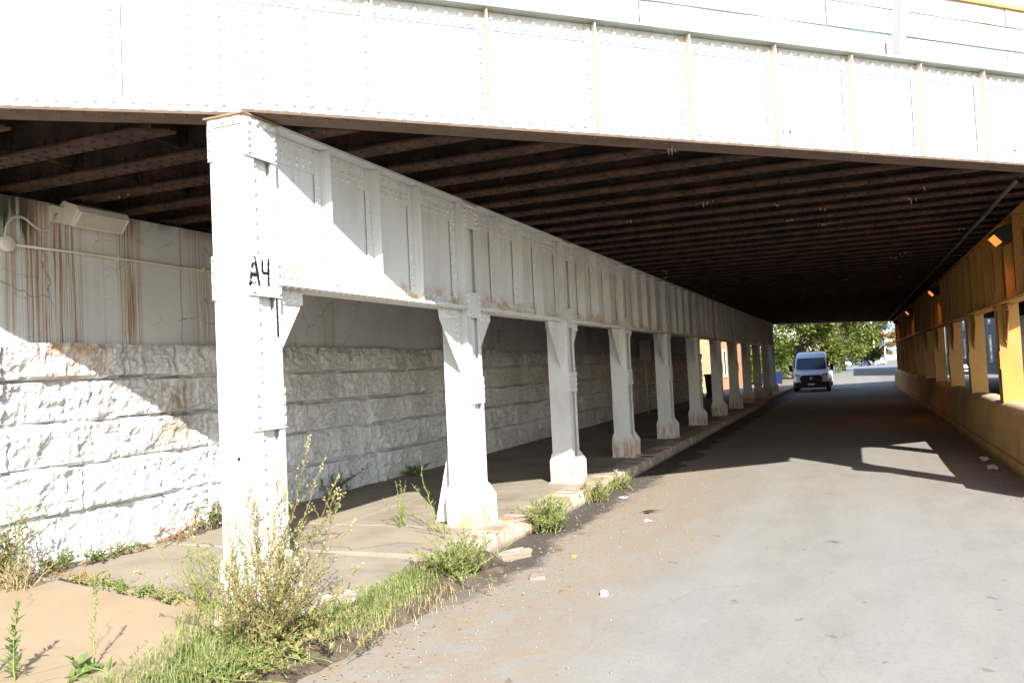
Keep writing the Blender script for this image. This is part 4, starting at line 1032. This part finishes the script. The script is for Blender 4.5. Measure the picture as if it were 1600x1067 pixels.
# ------------------------------------------------------------------ buildings beyond
def brick_mat(name, a, b, mortar):
    t = NT(name, .9, .15); br = t.n.new('ShaderNodeTexBrick'); sx = t.n.new('ShaderNodeCombineXYZ')
    t.link(t.math('ADD', t.X, t.Y), sx.inputs[0]); t.link(t.Z, sx.inputs[1]); t.link(sx.outputs[0], br.inputs['Vector'])
    br.inputs['Scale'].default_value = 4; br.inputs['Color1'].default_value = (*a,1); br.inputs['Color2'].default_value = (*b,1); br.inputs['Mortar'].default_value = (*mortar,1); br.inputs['Mortar Size'].default_value = .015
    t.col(br.outputs[0]); return t.m
BRICK = brick_mat('orange_brick', (.42,.17,.075), (.34,.13,.06), (.38,.33,.28))
STUCCO = plain('orange_stucco', (.42,.24,.13), .9, vs=2)
GREYW = brick_mat('grey_blue_brick', (.17,.18,.20), (.14,.15,.17), (.22,.22,.22))
def house(name, label, x0, x1, y0, y1, h, wall, wins, roofm, flat=False):
    t = thing(name, label, 'building', (x0, y0, 0)); W, D = x1-x0, y1-y0
    mb = MB(); mb.box(0,W,0,D,-.1,h); mb.build('wall', wall, t)
    mb = MB()
    if flat: mb.box(-.15,W+.15,-.15,D+.15,h,h+.35)
    else: mb.prism([(-.3,-.3,h),(W+.3,-.3,h),(W/2,-.3,h+W*.45)], (0,D+.6,0))
    mb.build('roof', roofm, t)
    for (face, u, z, ww, wh) in wins:
        mb = MB(); fr = MB()
        if face == 'front': mb.box(u,u+ww,-.03,-.004,z,z+wh); bx4 = [(u-.1,u,-.06,-.003,z-.1,z+wh+.1),(u+ww,u+ww+.1,-.06,-.003,z-.1,z+wh+.1),(u,u+ww,-.06,-.003,z+wh,z+wh+.1),(u-.15,u+ww+.15,-.10,-.003,z-.22,z-.101)]
        elif face == 'left': mb.box(-.03,-.004,u,u+ww,z,z+wh); bx4 = [(-.06,-.003,u-.1,u,z-.1,z+wh+.1),(-.06,-.003,u+ww,u+ww+.1,z-.1,z+wh+.1),(-.06,-.003,u,u+ww,z+wh,z+wh+.1),(-.10,-.003,u-.15,u+ww+.15,z-.22,z-.101)]
        else: mb.box(W+.004,W+.03,u,u+ww,z,z+wh); bx4 = [(W+.003,W+.06,u-.1,u,z-.1,z+wh+.1),(W+.003,W+.06,u+ww,u+ww+.1,z-.1,z+wh+.1),(W+.003,W+.06,u,u+ww,z+wh,z+wh+.1),(W+.003,W+.10,u-.15,u+ww+.15,z-.22,z-.101)]
        for q in bx4: fr.box(*q)
        w_ = fr.build('window', CREAMBOX, t); mb.build('pane', GLASS, w_)
    return t
house('brick_house', 'sunlit orange brick house seen between the far left columns', -19, -9.4, 63.5, 72, 6.5, STUCCO, [('front',1.2,1.2,1.2,1.8),('front',4.2,1.2,1.2,1.8),('right',2,1.2,1.2,1.8)], RUSTY)
house('brick_house', 'red brick house behind the pale one, left of the far mouth', -18, -9.6, 76, 86, 7, BRICK, [('front',5.5,1.2,1.2,1.8),('right',3,1.2,1.2,1.8)], RUSTY)
house('town_building', 'grey blue building with tall windows seen between the yellow columns', 12.6, 26, 80, 138, 13, GREYW,
      [('left', 3+5.2*i, z, 1.5, 2.4) for i in range(10) for z in (1.1, 4.9, 8.7)] + [('front', 1.5+3.4*i, z, 1.5, 2.4) for i in range(3) for z in (1.1,4.9,8.7)], GREY, True)
tt = thing('office_tower', 'pale blue glass office tower far away at the right of the opening', 'building', (9.5, 395, 0))
mb = MB(); mb.box(0,26,0,20,0,46); mb.build('wall', plain('pale_panel', (.55,.60,.66), .6, vs=.1), tt)
for k in range(12):
    mb = MB(); mb.box(.6,25.4,-.06,-.004,2.2+3.6*k,4.6+3.6*k); mb.build('window_band', plain('blue_glass', (.16,.28,.42), .15, .6, vs=.4), tt)
lp = thing('light_pole', 'slim white light pole beyond the far parked cars', 'street light', (4.05, 196, 0))
mb = MB(); mb.tube([(0,0,0),(0,0,4),(0,0,8.2)], [.17,.13,.10], 8); mb.build('pole', LITTER, lp)
mb = MB(); mb.box(-1.1,.15,-.12,.12,8.2,8.35); mb.build('arm', LITTER, lp)
lp2 = thing('light_pole', 'shorter white pole right of the tall far pole', 'street light', (6.3, 200, 0)); mb = MB(); mb.tube([(0,0,0),(0,0,3.8)], [.16,.12], 8); mb.build('pole', LITTER, lp2)
ts = thing('traffic_light', 'dark traffic light hanging on a mast arm at the far junction', 'traffic light', (9.5, 124, 0))
mb = MB(); mb.tube([(0,0,0),(0,0,6.3)], [.13,.1], 8); mb.build('pole', GREY, ts)
mb = MB(); mb.tube([(0,0,6.1),(-6.2,0,6.25)], [.07,.045], 6); mb.build('mast_arm', GREY, ts)
mb = MB(); mb.box(-5.6,-5.25,-.14,.14,5.5,6.45); mb.build('signal_head', BLACK, ts, bevel=.03)

# ------------------------------------------------------------------ litter and small things
def shard(name, label, loc, sx, sy, sz, mat, cat, seed, rz=0, group=None):
    bm = bmesh.new(); bmesh.ops.create_cube(bm, size=1); bmesh.ops.subdivide_edges(bm, edges=bm.edges, cuts=3, use_grid_fill=True)
    for v in bm.verts:
        k = fbm((v.co.x*2+seed, v.co.y*2, v.co.z*2)); v.co = Vector((v.co.x*sx*(1+.35*k), v.co.y*sy*(1+.35*fbm((v.co.y*3, seed, 1))), (v.co.z+.5)*sz*(1+.5*k)))
    me = bpy.data.meshes.new(name); bm.to_mesh(me); bm.free(); me.materials.append(mat); o = bpy.data.objects.new(name, me); COL.objects.link(o); o.location = loc; o.rotation_euler = (0,0,rz)
    return tag(o, label, cat, group)
shard('concrete_chunk', 'broken slab of pale concrete lying in the gutter near the kerb', (-3.72, 8.7, 0), .17, .42, .085, KERB, 'rubble', 1, -.5)
shard('concrete_chunk', 'flat broken concrete piece beside the gutter slab', (-3.12, 7.95, 0), .16, .22, .03, KERB, 'rubble', 4, .3)
shard('concrete_chunk', 'small pale stone alone on the asphalt', (-2.27, 7.45, 0), .055, .05, .045, LITTER, 'rubble', 9)
shard('concrete_chunk', 'broken kerb lump at the end of the old kerb', (-4.20, 6.0, .12), .3, .22, .14, KERB, 'rubble', 12, .6)
def crumple(name, label, loc, r, seed, mat=LITTER, flat=.5):
    bm = bmesh.new(); bmesh.ops.create_icosphere(bm, subdivisions=2, radius=r)
    for v in bm.verts:
        k = noise.cell(v.co*(3/r)+Vector((seed,0,0))); v.co *= .65 + .5*k; v.co.z = max(0, v.co.z*flat + r*.25)
    me = bpy.data.meshes.new(name); bm.to_mesh(me); bm.free(); me.materials.append(mat); o = bpy.data.objects.new(name, me); COL.objects.link(o); o.location = loc
    return tag(o, label, 'litter')
crumple('paper_litter', 'crumpled white paper on the asphalt by the dead leaf', (-2.72, 11.1, 0), .05, 1)
crumple('paper_litter', 'crumpled white bag at the foot of the yellow barrier', (2.16, 16.8, 0), .12, 2)
crumple('paper_litter', 'pale wad of paper farther along the yellow barrier', (2.18, 18.1, 0), .11, 3)
crumple('paper_litter', 'pale crushed cup in the near foreground verge', (-4.00, 4.62, .08), .08, 4)
crumple('paper_litter', 'white scrap on the kerb top past the third column', (-4.2, 14.9, .2), .06, 5)
crumple('paper_litter', 'white scrap in the black gutter silt', (-3.55, 13.0, 0), .08, 6, flat=.2)
crumple('paper_litter', 'tiny yellow wrapper on the sandy road edge', (-3.05, 8.9, 0), .035, 7, plain('yellow_wrapper', (.7,.6,.05), .5))
mb = MB(); leaf(mb, Vector((-.16,0,.015)), Vector((1,.25,.05)), .34, .09, .2, .5); leaf(mb, Vector((-.1,.05,.012)), Vector((.7,-.5,.1)), .22, .07, -.3, .5)
o = mb.build('dead_leaf', plain('dead_leaf_brown', (.07,.05,.035), .9), None, loc=(-2.83, 11.7, .004)); tag(o, 'curled dark dead leaf on the sunlit asphalt', 'leaf')
# fallen leaf litter and gravel along the gutter
mb = MB()
for k in range(420):
    y = 4.6 + 12*R.random()**1.3; x = -3.95 + abs(R.gauss(0,.55)) + (.1 if y < 8 else 0)
    p = Vector((x, y, .006)); leaf(mb, p, Vector((R.gauss(0,1),R.gauss(0,1),.15)), R.uniform(.015,.05), R.uniform(.01,.025), R.uniform(-.5,.5), .5)
o = mb.build('leaf_litter', leaf_mat('fallen_leaf', [(.30,.17,.07),(.40,.26,.11),(.20,.12,.06)], 20)); tag(o, 'dry fallen leaf fragments strewn along the left gutter', 'leaf litter', kind='stuff')
mb = MB()
for k in range(900):
    y = 3.8 + 14*R.random(); x = R.choice([-3.3 + R.gauss(0,.5), -3.0 + R.gauss(0,.8), 2.05+R.gauss(0,.15)])
    if x < -3.9 or x > 2.3: continue
    r = R.uniform(.004,.011); mb.rivet((x,y,.001), (R.gauss(0,.2),R.gauss(0,.2),1), r)
o = mb.build('gravel', plain('loose_gravel', (.20,.165,.125), .9, var=.5, vs=40)); tag(o, 'loose grit and pebbles scattered on the asphalt', 'gravel', kind='stuff')
